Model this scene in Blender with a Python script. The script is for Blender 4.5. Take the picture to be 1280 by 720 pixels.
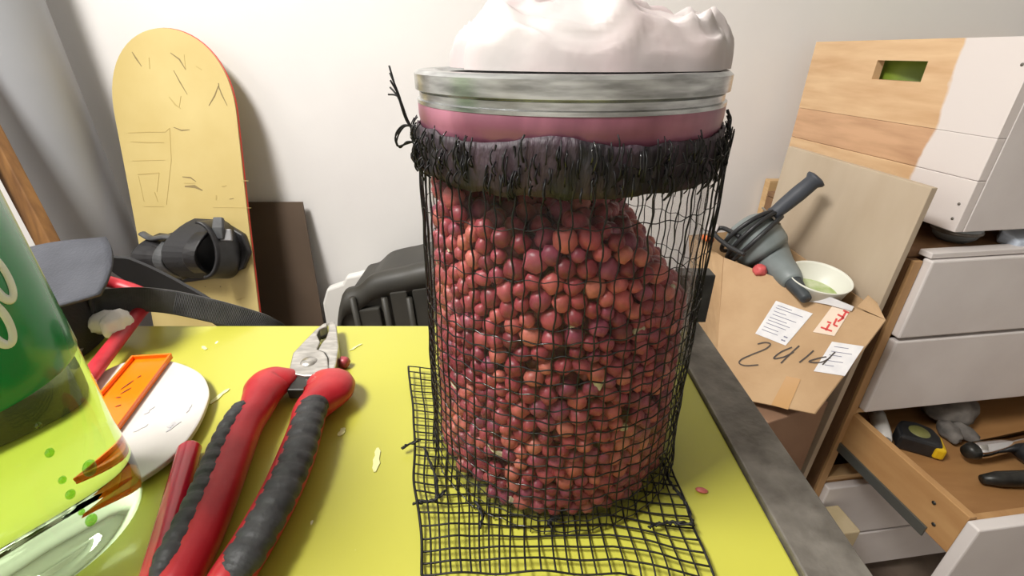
import bpy, bmesh, math, random
import numpy as np
from mathutils import Vector, Matrix, noise
random.seed(7); rng = np.random.default_rng(7)
for o in list(bpy.data.objects): bpy.data.objects.remove(o)
S = bpy.context.scene
COL = S.collection
R = math.radians

# ------------------------------------------------------------------ camera, world, lights, exposure
CAMZ = 1.22; F = 577.0; PITCH = math.atan(295/577.0)
cd = bpy.data.cameras.new('camera'); cam = bpy.data.objects.new('camera', cd); COL.objects.link(cam)
cd.sensor_width = 36; cd.lens = 36*F/1280; cd.clip_start = 0.01
cam.location = (0, 0, CAMZ); cam.rotation_euler = (R(90)-PITCH, 0, 0)
S.camera = cam
w = bpy.data.worlds.new('world'); S.world = w; w.use_nodes = True
w.node_tree.nodes['Background'].inputs[0].default_value = (1.0, 0.985, 0.97, 1)
w.node_tree.nodes['Background'].inputs[1].default_value = 0.3
def area(name, loc, target, size, power, col):
    l = bpy.data.lights.new(name, 'AREA'); l.shape = 'RECTANGLE'; l.size, l.size_y = size; l.energy = power; l.color = col
    o = bpy.data.objects.new(name, l); COL.objects.link(o); o.location = loc
    o.rotation_euler = (Vector(target)-Vector(loc)).to_track_quat('-Z', 'Y').to_euler()
    return o
# the workshop's ceiling lamp, up left outside the frame (the photograph's shadows fall away from it); the closed room spreads its light
area('ceiling_lamp_left_offscreen', (-0.85, 0.0, 2.46), (-0.35, 0.3, 0), (0.6, 0.35), 62, (1, .97, .93))
S.view_settings.view_transform = 'Standard'; S.view_settings.look = 'None'
S.view_settings.exposure = -0.3; S.view_settings.gamma = 1.0; S.view_settings.use_curve_mapping = False

# ------------------------------------------------------------------ measuring helpers (true distances along the photograph's sight lines)
cp, sp = math.cos(PITCH), math.sin(PITCH)
def ray(px, py):
    u = (px-640)/F; v = (360-py)/F
    return Vector((u, cp+v*sp, -sp+v*cp))
def atY(px, py, y):
    d = ray(px, py); t = y/d.y; return Vector((d.x*t, y, CAMZ+d.z*t))
def atZ(px, py, z):
    d = ray(px, py); t = (z-CAMZ)/d.z; return Vector((d.x*t, d.y*t, z))
def onplane(px, py, p0, n):
    d = ray(px, py); c = Vector((0, 0, CAMZ)); t = (p0-c).dot(n)/d.dot(n); return c+d*t
def oncyl(px, py, cx, cy, r):
    d = ray(px, py); a = d.x*d.x+d.y*d.y; b = -2*(d.x*cx+d.y*cy); c = cx*cx+cy*cy-r*r
    q = b*b-4*a*c; t = (-b-math.sqrt(max(q, 0)))/(2*a); return Vector((0, 0, CAMZ))+d*t

# ------------------------------------------------------------------ materials
MATS = {}
def srgb(r, g, b):
    f = lambda c: (c/255)/12.92 if c <= 10 else (((c/255)+.055)/1.055)**2.4
    return (f(r), f(g), f(b), 1)
def mat(name, col, rough=.5, metal=0, col2=None, scale=20, bump=0, bscale=None, stretch=(1, 1, 1), detail=4, spec=.5, trans=0, coat=0, lo=.35, hi=.65):
    if name in MATS: return MATS[name]
    m = bpy.data.materials.new(name); m.use_nodes = True; nt = m.node_tree; b = nt.nodes['Principled BSDF']
    b.inputs['Base Color'].default_value = col; b.inputs['Roughness'].default_value = rough; b.inputs['Metallic'].default_value = metal
    b.inputs['Specular IOR Level'].default_value = spec; b.inputs['Coat Weight'].default_value = coat
    b.inputs['Transmission Weight'].default_value = trans
    if col2 or bump:
        g = nt.nodes.new('ShaderNodeNewGeometry'); mp = nt.nodes.new('ShaderNodeMapping'); mp.inputs['Scale'].default_value = stretch
        nt.links.new(g.outputs['Position'], mp.inputs[0])
    if col2:
        n = nt.nodes.new('ShaderNodeTexNoise'); n.inputs['Scale'].default_value = scale; n.inputs['Detail'].default_value = detail
        nt.links.new(mp.outputs[0], n.inputs['Vector'])
        r = nt.nodes.new('ShaderNodeValToRGB'); r.color_ramp.elements[0].position = lo; r.color_ramp.elements[1].position = hi
        r.color_ramp.elements[0].color = col; r.color_ramp.elements[1].color = col2
        nt.links.new(n.outputs[0], r.inputs[0]); nt.links.new(r.outputs[0], b.inputs['Base Color'])
    if bump:
        n2 = nt.nodes.new('ShaderNodeTexNoise'); n2.inputs['Scale'].default_value = bscale or scale; n2.inputs['Detail'].default_value = 3
        nt.links.new(mp.outputs[0], n2.inputs['Vector'])
        bp = nt.nodes.new('ShaderNodeBump'); bp.inputs['Strength'].default_value = bump; bp.inputs['Distance'].default_value = .002
        nt.links.new(n2.outputs[0], bp.inputs['Height']); nt.links.new(bp.outputs[0], b.inputs['Normal'])
    MATS[name] = m; return m
def thin_glass(name, tint, rough=.03, ior=1.45, haze=None, hz=0):
    m = bpy.data.materials.new(name); m.use_nodes = True; nt = m.node_tree; nt.nodes.clear()
    o = nt.nodes.new('ShaderNodeOutputMaterial'); t = nt.nodes.new('ShaderNodeBsdfTransparent'); t.inputs[0].default_value = tint
    g = nt.nodes.new('ShaderNodeBsdfGlossy'); g.inputs['Roughness'].default_value = rough
    lw = nt.nodes.new('ShaderNodeLayerWeight'); pw = nt.nodes.new('ShaderNodeMath'); pw.operation = 'POWER'; pw.inputs[1].default_value = 4
    lw.inputs['Blend'].default_value = .5; nt.links.new(lw.outputs['Facing'], pw.inputs[0])
    f = nt.nodes.new('ShaderNodeMath'); f.operation = 'MULTIPLY_ADD'; f.inputs[1].default_value = .25; f.inputs[2].default_value = ior; nt.links.new(pw.outputs[0], f.inputs[0])
    mx = nt.nodes.new('ShaderNodeMixShader'); nt.links.new(f.outputs[0], mx.inputs[0]); nt.links.new(t.outputs[0], mx.inputs[1]); nt.links.new(g.outputs[0], mx.inputs[2])
    last = mx
    if haze:
        d = nt.nodes.new('ShaderNodeBsdfTranslucent'); d.inputs[0].default_value = haze
        d2 = nt.nodes.new('ShaderNodeBsdfDiffuse'); d2.inputs[0].default_value = haze
        ad = nt.nodes.new('ShaderNodeMixShader'); ad.inputs[0].default_value = .5
        nt.links.new(d.outputs[0], ad.inputs[1]); nt.links.new(d2.outputs[0], ad.inputs[2])
        m2 = nt.nodes.new('ShaderNodeMixShader'); m2.inputs[0].default_value = hz
        nt.links.new(mx.outputs[0], m2.inputs[1]); nt.links.new(ad.outputs[0], m2.inputs[2]); last = m2
    nt.links.new(last.outputs[0], o.inputs[0]); MATS[name] = m; return m
def glass(name, col, ior=1.34, rough=0):
    m = bpy.data.materials.new(name); m.use_nodes = True; b = m.node_tree.nodes['Principled BSDF']
    b.inputs['Base Color'].default_value = col; b.inputs['Transmission Weight'].default_value = 1; b.inputs['Roughness'].default_value = rough; b.inputs['IOR'].default_value = ior
    MATS[name] = m; return m

M_wall = mat('wall_paint', srgb(232, 229, 227), .7, col2=srgb(238, 236, 233), scale=3, bump=.15, bscale=60)
M_floor = mat('floor_concrete', srgb(112, 96, 84), .8, col2=srgb(135, 120, 106), scale=9, bump=.4, bscale=80)
M_ceil = mat('ceiling_paint', srgb(225, 224, 220), .8, col2=srgb(230, 229, 226), scale=4)
M_black = mat('black_plastic', srgb(30, 31, 33), .45, col2=srgb(42, 43, 45), scale=30)
M_net = mat('black_net_thread', srgb(16, 16, 18), .5, col2=srgb(24, 23, 26), scale=200, spec=.35)
M_netglint = mat('glossy_net_thread', srgb(18, 18, 20), .22, spec=.8)
M_steel = mat('steel', srgb(205, 203, 198), .28, metal=.9, col2=srgb(170, 168, 163), scale=80, stretch=(1, 3, 1))
M_white_plastic = mat('white_plastic', srgb(235, 233, 228), .4)
M_paper = mat('white_paper', srgb(228, 226, 226), .7, col2=srgb(215, 214, 216), scale=60)
M_print = mat('grey_print', srgb(120, 120, 140), .7)
M_redprint = mat('red_print', srgb(205, 55, 52), .6)
M_marker = mat('black_marker', srgb(60, 48, 40), .6)
M_card = mat('cardboard', srgb(188, 156, 118), .75, col2=srgb(176, 143, 105), scale=14, bump=.2, bscale=120)
M_card_in = M_card

# ------------------------------------------------------------------ geometry helpers
OFF = {}
def root(name, loc, label, cat, group=None):
    o = bpy.data.objects.new(name, None); COL.objects.link(o); o.location = loc; o.empty_display_size = .02
    o['label'] = label; o['category'] = cat
    if group: o['group'] = group
    OFF[o] = Vector(loc); return o
def obj(name, bm, m, parent=None, smooth=False, label=None, cat=None, group=None, kind=None, bevel=0):
    me = bpy.data.meshes.new(name)
    if isinstance(bm, bmesh.types.BMesh):
        bmesh.ops.recalc_face_normals(bm, faces=bm.faces); bm.to_mesh(me); bm.free()
    else:
        me = bm
    o = bpy.data.objects.new(name, me); COL.objects.link(o)
    n = len(me.vertices); co = np.empty(n*3); me.vertices.foreach_get('co', co); co = co.reshape(-1, 3)
    if parent is not None: off = OFF[parent]
    else:
        off = Vector(((co[:, 0].min()+co[:, 0].max())/2, (co[:, 1].min()+co[:, 1].max())/2, co[:, 2].min())); o.location = off
    co = co-np.array(off); me.vertices.foreach_set('co', co.ravel()); OFF[o] = Vector(off)
    if parent is not None: o.parent = parent
    if smooth:
        me.polygons.foreach_set('use_smooth', [True]*len(me.polygons))
    me.materials.append(m)
    if bevel:
        md = o.modifiers.new('bevel', 'BEVEL'); md.width = bevel; md.segments = 2; md.limit_method = 'ANGLE'; md.angle_limit = R(40)
    if label: o['label'] = label
    if cat: o['category'] = cat
    if group: o['group'] = group
    if kind: o['kind'] = kind
    me.update(); return o
def hexa(bm, P):
    """P: 8 points, bottom ring 0-3 then top ring 4-7"""
    v = [bm.verts.new(p) for p in P]
    for f in ((0, 3, 2, 1), (4, 5, 6, 7), (0, 1, 5, 4), (1, 2, 6, 5), (2, 3, 7, 6), (3, 0, 4, 7)): bm.faces.new([v[i] for i in f])
def box(bm, x0, x1, y0, y1, z0, z1, T=None):
    P = [(x0, y0, z0), (x1, y0, z0), (x1, y1, z0), (x0, y1, z0), (x0, y0, z1), (x1, y0, z1), (x1, y1, z1), (x0, y1, z1)]
    if T: P = [T(Vector(p)) for p in P]
    hexa(bm, P)
def frames(pts):
    pts = [Vector(p) for p in pts]; out = []; up = None
    for i, p in enumerate(pts):
        t = (pts[min(i+1, len(pts)-1)]-pts[max(i-1, 0)])
        t = t.normalized() if t.length > 1e-9 else Vector((0, 0, 1))
        if up is None:
            up = Vector((0, 0, 1)) if abs(t.z) < .9 else Vector((0, 1, 0))
        a = (up-t*up.dot(t)); a = a.normalized() if a.length > 1e-6 else t.orthogonal().normalized()
        b = t.cross(a); up = a; out.append((p, t, a, b))
    return out
def tube(bm, pts, r, n=8, caps=True, closed=False, flat=1.0):
    """r number or list; flat scales the vertical axis of the section"""
    fr = frames(pts); rings = []
    for i, (p, t, a, b) in enumerate(fr):
        rr = r[i] if hasattr(r, '__len__') else r
        ra, rb = (rr if hasattr(rr, '__len__') else (rr*flat, rr))
        rings.append([bm.verts.new(p+a*(ra*math.cos(2*math.pi*k/n+.4))+b*(rb*math.sin(2*math.pi*k/n+.4))) for k in range(n)])
    m = len(rings)
    for i in range(m if closed else m-1):
        A, B = rings[i], rings[(i+1) % m]
        for k in range(n): bm.faces.new((A[k], A[(k+1) % n], B[(k+1) % n], B[k]))
    if caps and not closed:
        bm.faces.new(rings[0][::-1]); bm.faces.new(rings[-1])
def spline(pts, n=8):
    P = [Vector(p) for p in pts]; out = []
    for i in range(len(P)-1):
        p0, p1, p2, p3 = P[max(i-1, 0)], P[i], P[i+1], P[min(i+2, len(P)-1)]
        for k in range(n):
            t = k/n
            out.append(.5*((2*p1)+(p2-p0)*t+(2*p0-5*p1+4*p2-p3)*t*t+(3*p1-p0-3*p2+p3)*t**3))
    out.append(P[-1]); return out
def lathe(bm, prof, c=(0, 0, 0), n=48, M=None, close=False):
    c = Vector(c); rings = []
    for (r, z) in prof:
        if r < 1e-6:
            v = Vector((0, 0, z)); rings.append([bm.verts.new((M@v if M else v)+c)])
        else:
            ring = []
            for k in range(n):
                a = 2*math.pi*k/n; v = Vector((r*math.cos(a), r*math.sin(a), z)); ring.append(bm.verts.new((M@v if M else v)+c))
            rings.append(ring)
    for i in range(len(rings)-(0 if close else 1)):
        A, B = rings[i], rings[(i+1) % len(rings)]
        for k in range(n):
            k2 = (k+1) % n
            if len(A) == 1 and len(B) == 1: continue
            if len(A) == 1: bm.faces.new((A[0], B[k], B[k2]))
            elif len(B) == 1: bm.faces.new((A[k], A[k2], B[0]))
            else: bm.faces.new((A[k], A[k2], B[k2], B[k]))
def prism(bm, poly, ext):
    """poly: 3D points, ext: vector or list of per-point vectors"""
    A = [bm.verts.new(p) for p in poly]
    e = ext if isinstance(ext, list) else [ext]*len(poly)
    B = [bm.verts.new(Vector(p)+Vector(x)) for p, x in zip(poly, e)]
    n = len(A)
    bm.faces.new(A[::-1]); bm.faces.new(B)
    for k in range(n): bm.faces.new((A[k], A[(k+1) % n], B[(k+1) % n], B[k]))
def ribbon(bm, pts, side, w, th):
    """flat strap: pts centreline, side vectors (list or one), width, thickness"""
    fr = frames(pts); rings = []
    for i, (p, t, a, b) in enumerate(fr):
        s = (side[i] if isinstance(side, list) else side); s = Vector(s); s = (s-t*s.dot(t)).normalized(); nn = t.cross(s)
        ww = w[i] if hasattr(w, '__len__') else w
        rings.append([bm.verts.new(p+s*ww/2+nn*th/2), bm.verts.new(p-s*ww/2+nn*th/2), bm.verts.new(p-s*ww/2-nn*th/2), bm.verts.new(p+s*ww/2-nn*th/2)])
    for A, B in zip(rings, rings[1:]):
        for k in range(4): bm.faces.new((A[k], A[(k+1) % 4], B[(k+1) % 4], B[k]))
    bm.faces.new(rings[0][::-1]); bm.faces.new(rings[-1])
def grid(bm, fn, nu, nv, closed_u=False):
    V = [[bm.verts.new(fn(i/(nu if closed_u else nu-1), j/(nv-1))) for j in range(nv)] for i in range(nu)]
    for i in range(nu if closed_u else nu-1):
        for j in range(nv-1):
            bm.faces.new((V[i][j], V[(i+1) % nu][j], V[(i+1) % nu][j+1], V[i][j+1]))
    return V
def nz(p, s=1): return noise.noise(Vector(p)*s)
B = bmesh.new

# ------------------------------------------------------------------ the room
def struct(name, m, *a):
    bm = B(); box(bm, *a); o = obj(name, bm, m, kind='structure'); return o
WY = 1.22
struct('floor', M_floor, -1.5, 2.2, -1.6, WY, -.05, 0)
struct('wall_back', M_wall, -1.5, 2.2, WY, WY+.1, 0, 2.5)
struct('wall_left', M_wall, -1.6, -1.5, -1.6, WY+.1, 0, 2.5)
struct('wall_right', M_wall, 2.2, 2.3, -1.6, WY+.1, 0, 2.5)
struct('wall_front', M_wall, -1.5, 2.2, -1.7, -1.6, 0, 2.5)
struct('ceiling', M_ceil, -1.6, 2.3, -1.6, WY+.1, 2.5, 2.55)

# ------------------------------------------------------------------ table
TZ = 1.0; TX0, TX1, TY0, TY1 = -.62, .136, -.25, .356
def table_mat():
    m = mat('lime_table_paint', srgb(178, 176, 62), .36, col2=srgb(186, 184, 76), scale=3, coat=.15)
    nt = m.node_tree; b = nt.nodes['Principled BSDF']
    ramp = b.inputs['Base Color'].links[0].from_node
    g = nt.nodes.new('ShaderNodeNewGeometry')
    v = nt.nodes.new('ShaderNodeTexNoise'); v.inputs['Scale'].default_value = 70; v.inputs['Detail'].default_value = 2; v.inputs['Distortion'].default_value = .6
    mp = nt.nodes.new('ShaderNodeMapping'); mp.inputs['Rotation'].default_value = (0, 0, .5); mp.inputs['Scale'].default_value = (1.8, .8, 1)
    nt.links.new(g.outputs['Position'], mp.inputs[0]); nt.links.new(mp.outputs[0], v.inputs['Vector'])
    r = nt.nodes.new('ShaderNodeValToRGB'); r.color_ramp.elements[0].position = .755; r.color_ramp.elements[1].position = .775
    nt.links.new(v.outputs[0], r.inputs[0])
    mx = nt.nodes.new('ShaderNodeMix'); mx.data_type = 'RGBA'
    nt.links.new(r.outputs[0], mx.inputs['Factor']); nt.links.new(ramp.outputs[0], mx.inputs[6]); mx.inputs[7].default_value = srgb(236, 236, 200)
    nt.links.new(mx.outputs[2], b.inputs['Base Color']); return m
tb = root('work_table', ((TX0+TX1)/2, (TY0+TY1)/2, 0), 'lime green painted work table top with white paint flecks', 'table')
bm = B(); box(bm, TX0, TX1, TY0, TY1, TZ-.024, TZ); obj('table_top', bm, table_mat(), tb, bevel=.0015)
M_leg = mat('table_leg_steel', srgb(70, 70, 68), .5, metal=.6)
for x in (TX0+.04, TX1-.04):
    for y in (TY0+.04, TY1-.04):
        bm = B(); box(bm, x-.02, x+.02, y-.02, y+.02, 0, TZ-.024); obj('leg', bm, M_leg, tb, bevel=.002)
bm = B(); box(bm, TX0+.06, TX1-.06, TY1-.05, TY1-.03, TZ-.09, TZ-.024); obj('apron', bm, M_leg, tb)
# paint smears on the top
M_smear = mat('white_paint_smear', srgb(222, 222, 160), .5)
for (a, b_, wd) in (((469, 590), (473, 560), .004), ((263, 505), (286, 486), .0035), ((424, 545), (430, 535), .004), ((438, 438), (452, 430), .002), ((236, 466), (244, 470), .003), ((253, 433), (258, 437), .003), ((368, 540), (371, 533), .003)):
    p, q = atZ(*a, TZ+.0004), atZ(*b_, TZ+.0004)
    pts = [p.lerp(q, k/6)+Vector((random.uniform(-.0006, .0006), 0, 0)) for k in range(7)]
    bm = B(); ribbon(bm, pts, (q-p).cross(Vector((0, 0, 1))), [wd*f for f in (.3, .8, 1, .9, .7, .9, .3)], .0006); obj('paint_smear', bm, M_smear, tb)

# steel angle along the right edge with an upright end
M_iron = mat('worn_iron', srgb(128, 123, 115), .4, metal=.3, col2=srgb(92, 87, 80), scale=70, detail=8, bump=.5, bscale=120, lo=.3, hi=.7)
M_iron_dark = mat('dark_iron', srgb(44, 44, 42), .4, metal=.5, col2=srgb(66, 66, 63), scale=40)
ia = root('angle_iron', (.152, .05, TZ-.03), 'worn grey steel angle iron along the table edge with dark upright stub', 'angle iron')
bm = B(); box(bm, .1365, .1685, TY0, .372, TZ-.004, TZ+.003); obj('top_flange', bm, M_iron, ia, bevel=.0012)
bm = B(); box(bm, .1625, .1685, TY0, .372, TZ-.036, TZ-.004); obj('side_flange', bm, M_iron, ia, bevel=.001)
bm = B(); box(bm, .145, .1745, .356, .372, TZ+.003, TZ+.05); obj('upright_stub', bm, M_iron_dark, ia, bevel=.001, label='dark steel upright stub')

# ------------------------------------------------------------------ jar
JX, JY = .0255, .2290
jar = root('jar', (JX, JY, TZ), 'clear jar with silver metal lid filled with dark red dried berries', 'jar')
RB, RT = .0735, .0672          # outer radius at the foot and the shoulder
def jr(z):                     # outer radius at height z above the table
    t = min(max(z/.19, 0), 1); base = RB+(RT-RB)*t
    if z < .012: base -= .004*(1-z/.012)**2
    return base
M_jar = thin_glass('jar_clear_plastic', (.97, .97, .97, 1), .08, .004, srgb(235, 235, 238), .015)
prof = [(0, .0015)]+[(jr(z), z) for z in (.0015, .004, .008, .012, .03, .06, .09, .12, .15, .175, .19)]+[(RT-.001, .196), (RT-.002, .2)]
inner = [(r-.0018 if r > .01 else 0, z if z > .0035 else .0035) for r, z in prof[::-1]]
bm = B(); lathe(bm, prof+inner, (JX, JY, TZ), 72); obj('jar_wall', bm, M_jar, jar, smooth=True)
M_pink = mat('pink_neck', srgb(168, 108, 128), .35, col2=srgb(120, 70, 88), scale=40, stretch=(1, 1, .4))  # neck ring coloured pink, mottled with a darker pink
bm = B(); lathe(bm, [(RT-.003, .186), (RT-.0005, .1865), (RT+.0002, .1935), (RT+.0004, .1945), (RT+.0006, .196), (RT+.0006, .2005), (RT-.001, .2025), (RT-.003, .203)], (JX, JY, TZ), 72, close=True); obj('neck_ring', bm, M_pink, jar, smooth=True, label='pink neck ring')
M_lid = mat('lid_metal', srgb(206, 209, 210), .25, metal=.85, col2=srgb(150, 152, 152), scale=60, stretch=(1, 1, 6))
LZ = -.0014
lp = [(0, .2135), (RT-.009, .2135), (RT-.007, .2148), (RT-.0005, .2148), (RT+.0012, .2135), (RT+.0012, .2075), (RT-.0006, .2068), (RT-.0015, .205), (0, .205)]
bm = B(); lathe(bm, lp, (JX, JY, TZ+LZ), 72); lid = obj('lid', bm, M_lid, jar, smooth=False, label='shiny silver metal lid', bevel=0)
for p in lid.data.polygons: p.use_smooth = True
bm = B(); lathe(bm, [(RT-.0015, .2064), (RT-.0004, .2064), (RT-.0004, .2040), (RT+.0007, .2036), (RT+.0007, .2022), (RT-.0015, .2018)], (JX, JY, TZ+LZ), 72, close=True); obj('lid_skirt', bm, M_lid, lid, smooth=True).modifiers.new('s', 'EDGE_SPLIT')
md = lid.modifiers.new('split', 'EDGE_SPLIT'); md.split_angle = R(35)

# ------------------------------------------------------------------ berries (each a thing; those past 300 are one stuff object)
def fill(x, y):
    dx = (x-JX)/.066
    return TZ+.160-.052*max(0, dx-.02)**1.15+.006*math.sin(dx*5)+.08*(y-JY)
rb0 = .0044
pts = []; rad = []
def rin(z): return jr(z-TZ)-.0022
def addpt(x, y, z, r): pts.append((x, y, z)); rad.append(r)
def shell(layer, n):
    c = 0
    while c < n:
        a = random.uniform(0, 2*math.pi); z = TZ+.006+random.random()*.168
        r = rin(z)-rb0-layer*.0078-random.random()*.001
        x, y = JX+r*math.cos(a), JY+r*math.sin(a)
        if z > fill(x, y)-.004: continue
        addpt(x, y, z, rb0*random.uniform(.76, 1.26)); c += 1
shell(0, 860); shell(1, 560)
for k in range(400):
    r = .062*math.sqrt(random.random()); a = random.uniform(0, 2*math.pi); x, y = JX+r*math.cos(a), JY+r*math.sin(a)
    addpt(x, y, fill(x, y)-rb0*(1 if k % 2 else 2.6), rb0*random.uniform(.9, 1.2))
P = np.array(pts); Rd = np.array(rad); N = len(P)
lay = np.array([0]*860+[1]*560+[2]*400)
for it in range(34):
    D = P[:, None, :]-P[None, :, :]; L = np.sqrt((D**2).sum(-1))+1e-9
    want = (Rd[:, None]+Rd[None, :])*.97; ov = np.clip(want-L, 0, None); np.fill_diagonal(ov, 0)
    P += (D/L[..., None]*ov[..., None]).sum(1)*.28
    c = P[:, :2]-np.array([JX, JY]); rr = np.sqrt((c**2).sum(1))+1e-9
    zz = np.clip((P[:, 2]-TZ)/.19, 0, 1); lim = RB+(RT-RB)*zz-.0024-Rd*.96
    lim -= np.where(P[:, 2]-TZ < .012, .004*(1-np.clip((P[:, 2]-TZ)/.012, 0, 1))**2, 0)
    new = np.where(lay == 0, lim, np.minimum(rr, lim)); P[:, :2] = np.array([JX, JY])+c*(new/rr)[:, None]
    P[:, 2] = np.maximum(P[:, 2], TZ+.004+Rd)
    top = np.array([fill(x, y) for x, y in P[:, :2]]); P[:, 2] = np.minimum(P[:, 2], top+.002)
def berry_mat():
    m = bpy.data.materials.new('dried_berry_skin'); m.use_nodes = True; nt = m.node_tree; b = nt.nodes['Principled BSDF']
    g = nt.nodes.new('ShaderNodeNewGeometry'); oi = nt.nodes.new('ShaderNodeObjectInfo')
    ad = nt.nodes.new('ShaderNodeMath'); ad.operation = 'ADD'; fr = nt.nodes.new('ShaderNodeMath'); fr.operation = 'FRACT'
    nt.links.new(g.outputs['Random Per Island'], ad.inputs[0]); nt.links.new(oi.outputs['Random'], ad.inputs[1]); nt.links.new(ad.outputs[0], fr.inputs[0])
    r = nt.nodes.new('ShaderNodeValToRGB'); e = r.color_ramp.elements
    e[0].position = 0; e[0].color = srgb(124, 46, 58); e[1].position = 1; e[1].color = srgb(208, 122, 106)
    for p_, c_ in ((.2, (152, 56, 68)), (.45, (174, 74, 82)), (.62, (146, 64, 90)), (.8, (192, 92, 92))):
        x = e.new(p_); x.color = srgb(*c_)
    nt.links.new(fr.outputs[0], r.inputs[0])
    n = nt.nodes.new('ShaderNodeTexNoise'); n.inputs['Scale'].default_value = 260; nt.links.new(g.outputs['Position'], n.inputs['Vector'])
    mx = nt.nodes.new('ShaderNodeMix'); mx.data_type = 'RGBA'; mx.blend_type = 'MULTIPLY'; mx.inputs['Factor'].default_value = .55
    r2 = nt.nodes.new('ShaderNodeValToRGB'); r2.color_ramp.elements[0].color = (.45, .4, .42, 1); r2.color_ramp.elements[0].position = .3; r2.color_ramp.elements[1].position = .6
    nt.links.new(n.outputs[0], r2.inputs[0]); nt.links.new(r.outputs[0], mx.inputs[6]); nt.links.new(r2.outputs[0], mx.inputs[7])
    nt.links.new(mx.outputs[2], b.inputs['Base Color']); b.inputs['Roughness'].default_value = .40
    bp = nt.nodes.new('ShaderNodeBump'); bp.inputs['Strength'].default_value = .35; bp.inputs['Distance'].default_value = .0008
    nt.links.new(n.outputs[0], bp.inputs['Height']); nt.links.new(bp.outputs[0], b.inputs['Normal'])
    return m
M_berry = berry_mat()
def berry_data(seed):
    bm = B(); bmesh.ops.create_icosphere(bm, subdivisions=2, radius=1)
    for v in bm.verts:
        c = v.co.copy(); n_ = 1+.20*noise.noise(c*1.5+Vector((seed*5, 0, 0)))+.07*noise.noise(c*4+Vector((seed*9, 2, 0)))
        d = .28*max(0, c.z-.8)/.2                      # calyx dimple
        v.co = Vector((c.x*n_*.95, c.y*n_*.95, c.z*(1.1-d)*n_))
    V = np.array([v.co[:] for v in bm.verts]); Fc = [[v.index for v in f.verts] for f in bm.faces]; bm.free(); return V, Fc
BD = [berry_data(s) for s in range(4)]
BM = []
for k, (V, Fc) in enumerate(BD):
    me = bpy.data.meshes.new('berry'); me.from_pydata(V.tolist(), [], Fc); me.polygons.foreach_set('use_smooth', [True]*len(Fc)); me.materials.append(M_berry); BM.append(me)
def rot():
    q = Matrix.Rotation(random.uniform(0, 6.28), 3, 'Z')@Matrix.Rotation(random.uniform(0, 3.14), 3, 'X'); return q
toward = np.array([0, 0, CAMZ])-P; dist = np.sqrt((toward**2).sum(1)); nrm = np.c_[P[:, :2]-np.array([JX, JY]), np.zeros(N)]; nrm /= np.linalg.norm(nrm, axis=1)[:, None]
facing = (nrm*toward).sum(1)/dist
vis = (((lay == 0) & (facing > .12)) | ((lay == 2) & (facing > .2) & (np.sqrt(((P[:, :2]-[JX, JY])**2).sum(1)) > .035)))
order = sorted(np.where(vis)[0], key=lambda i: dist[i]/Rd[i]/(1e-3+min(1, facing[i]+.55)))
single = set(order[:297])
for i in order[:297]:
    q = rot(); o = bpy.data.objects.new('berry', BM[i % 4]); COL.objects.link(o)
    o.matrix_world = Matrix.Translation(P[i])@q.to_4x4()@Matrix.Scale(Rd[i]*.97, 4)
    o['label'] = 'dried dark red berry packed against the clear jar wall'; o['category'] = 'berry'; o['group'] = 'berries in the jar'
VV = []; FF = []; n0 = 0
for i in range(N):
    if i in single: continue
    V, Fc = BD[i % 4]; W = (np.array(rot())@V.T).T*Rd[i]*.97+P[i]; VV.append(W); FF += [[a+n0 for a in f] for f in Fc]; n0 += len(V)
bmc = B(); nzc = 18
def core(u, v):
    a = 2*math.pi*u; t = min(1, v*1.25); r_ = .0475*(1 if v <= .8 else 1-(v-.8)/.2*.999)
    x, y = JX+r_*math.cos(a), JY+r_*math.sin(a); z = TZ+.010+(fill(x, y)-.014-TZ-.010)*t
    return (x, y, z+.002*nz((x*150, y*150, z*150)))
grid(bmc, core, 40, nzc, True); bmc.verts.index_update()
VV.append(np.array([v.co[:] for v in bmc.verts])); FF += [[v.index+n0 for v in f.verts] for f in bmc.faces]; bmc.free()
me = bpy.data.meshes.new('berry_heap'); me.from_pydata(np.vstack(VV).tolist(), [], FF)
obj('berry_heap', me, M_berry, smooth=True, label='heap of dried red berries deeper inside the jar', cat='berries', kind='stuff')
# the two berries outside the jar
c = atZ(430, 453, TZ+.0045)
o = bpy.data.objects.new('berry', BM[1]); COL.objects.link(o); o.matrix_world = Matrix.Translation((c.x, c.y, TZ+.0047))@Matrix.Scale(.0047, 4)
o['label'] = 'single dried red berry lying beside the pliers jaws'; o['category'] = 'berry'
c = atZ(877, 613, TZ+.001)
bm = B(); bmesh.ops.create_icosphere(bm, subdivisions=2, radius=1)
for v in bm.verts: v.co = Vector((v.co.x*.0034+c.x, v.co.y*.002+c.y+.3*v.co.x*-.002, (v.co.z*.0011*(1+.4*nz(v.co, 3)))+TZ+.0012))
obj('berry_skin', bm, M_berry, smooth=True, label='small torn scrap of berry skin on the table beside the angle iron', cat='berry scrap')
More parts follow.
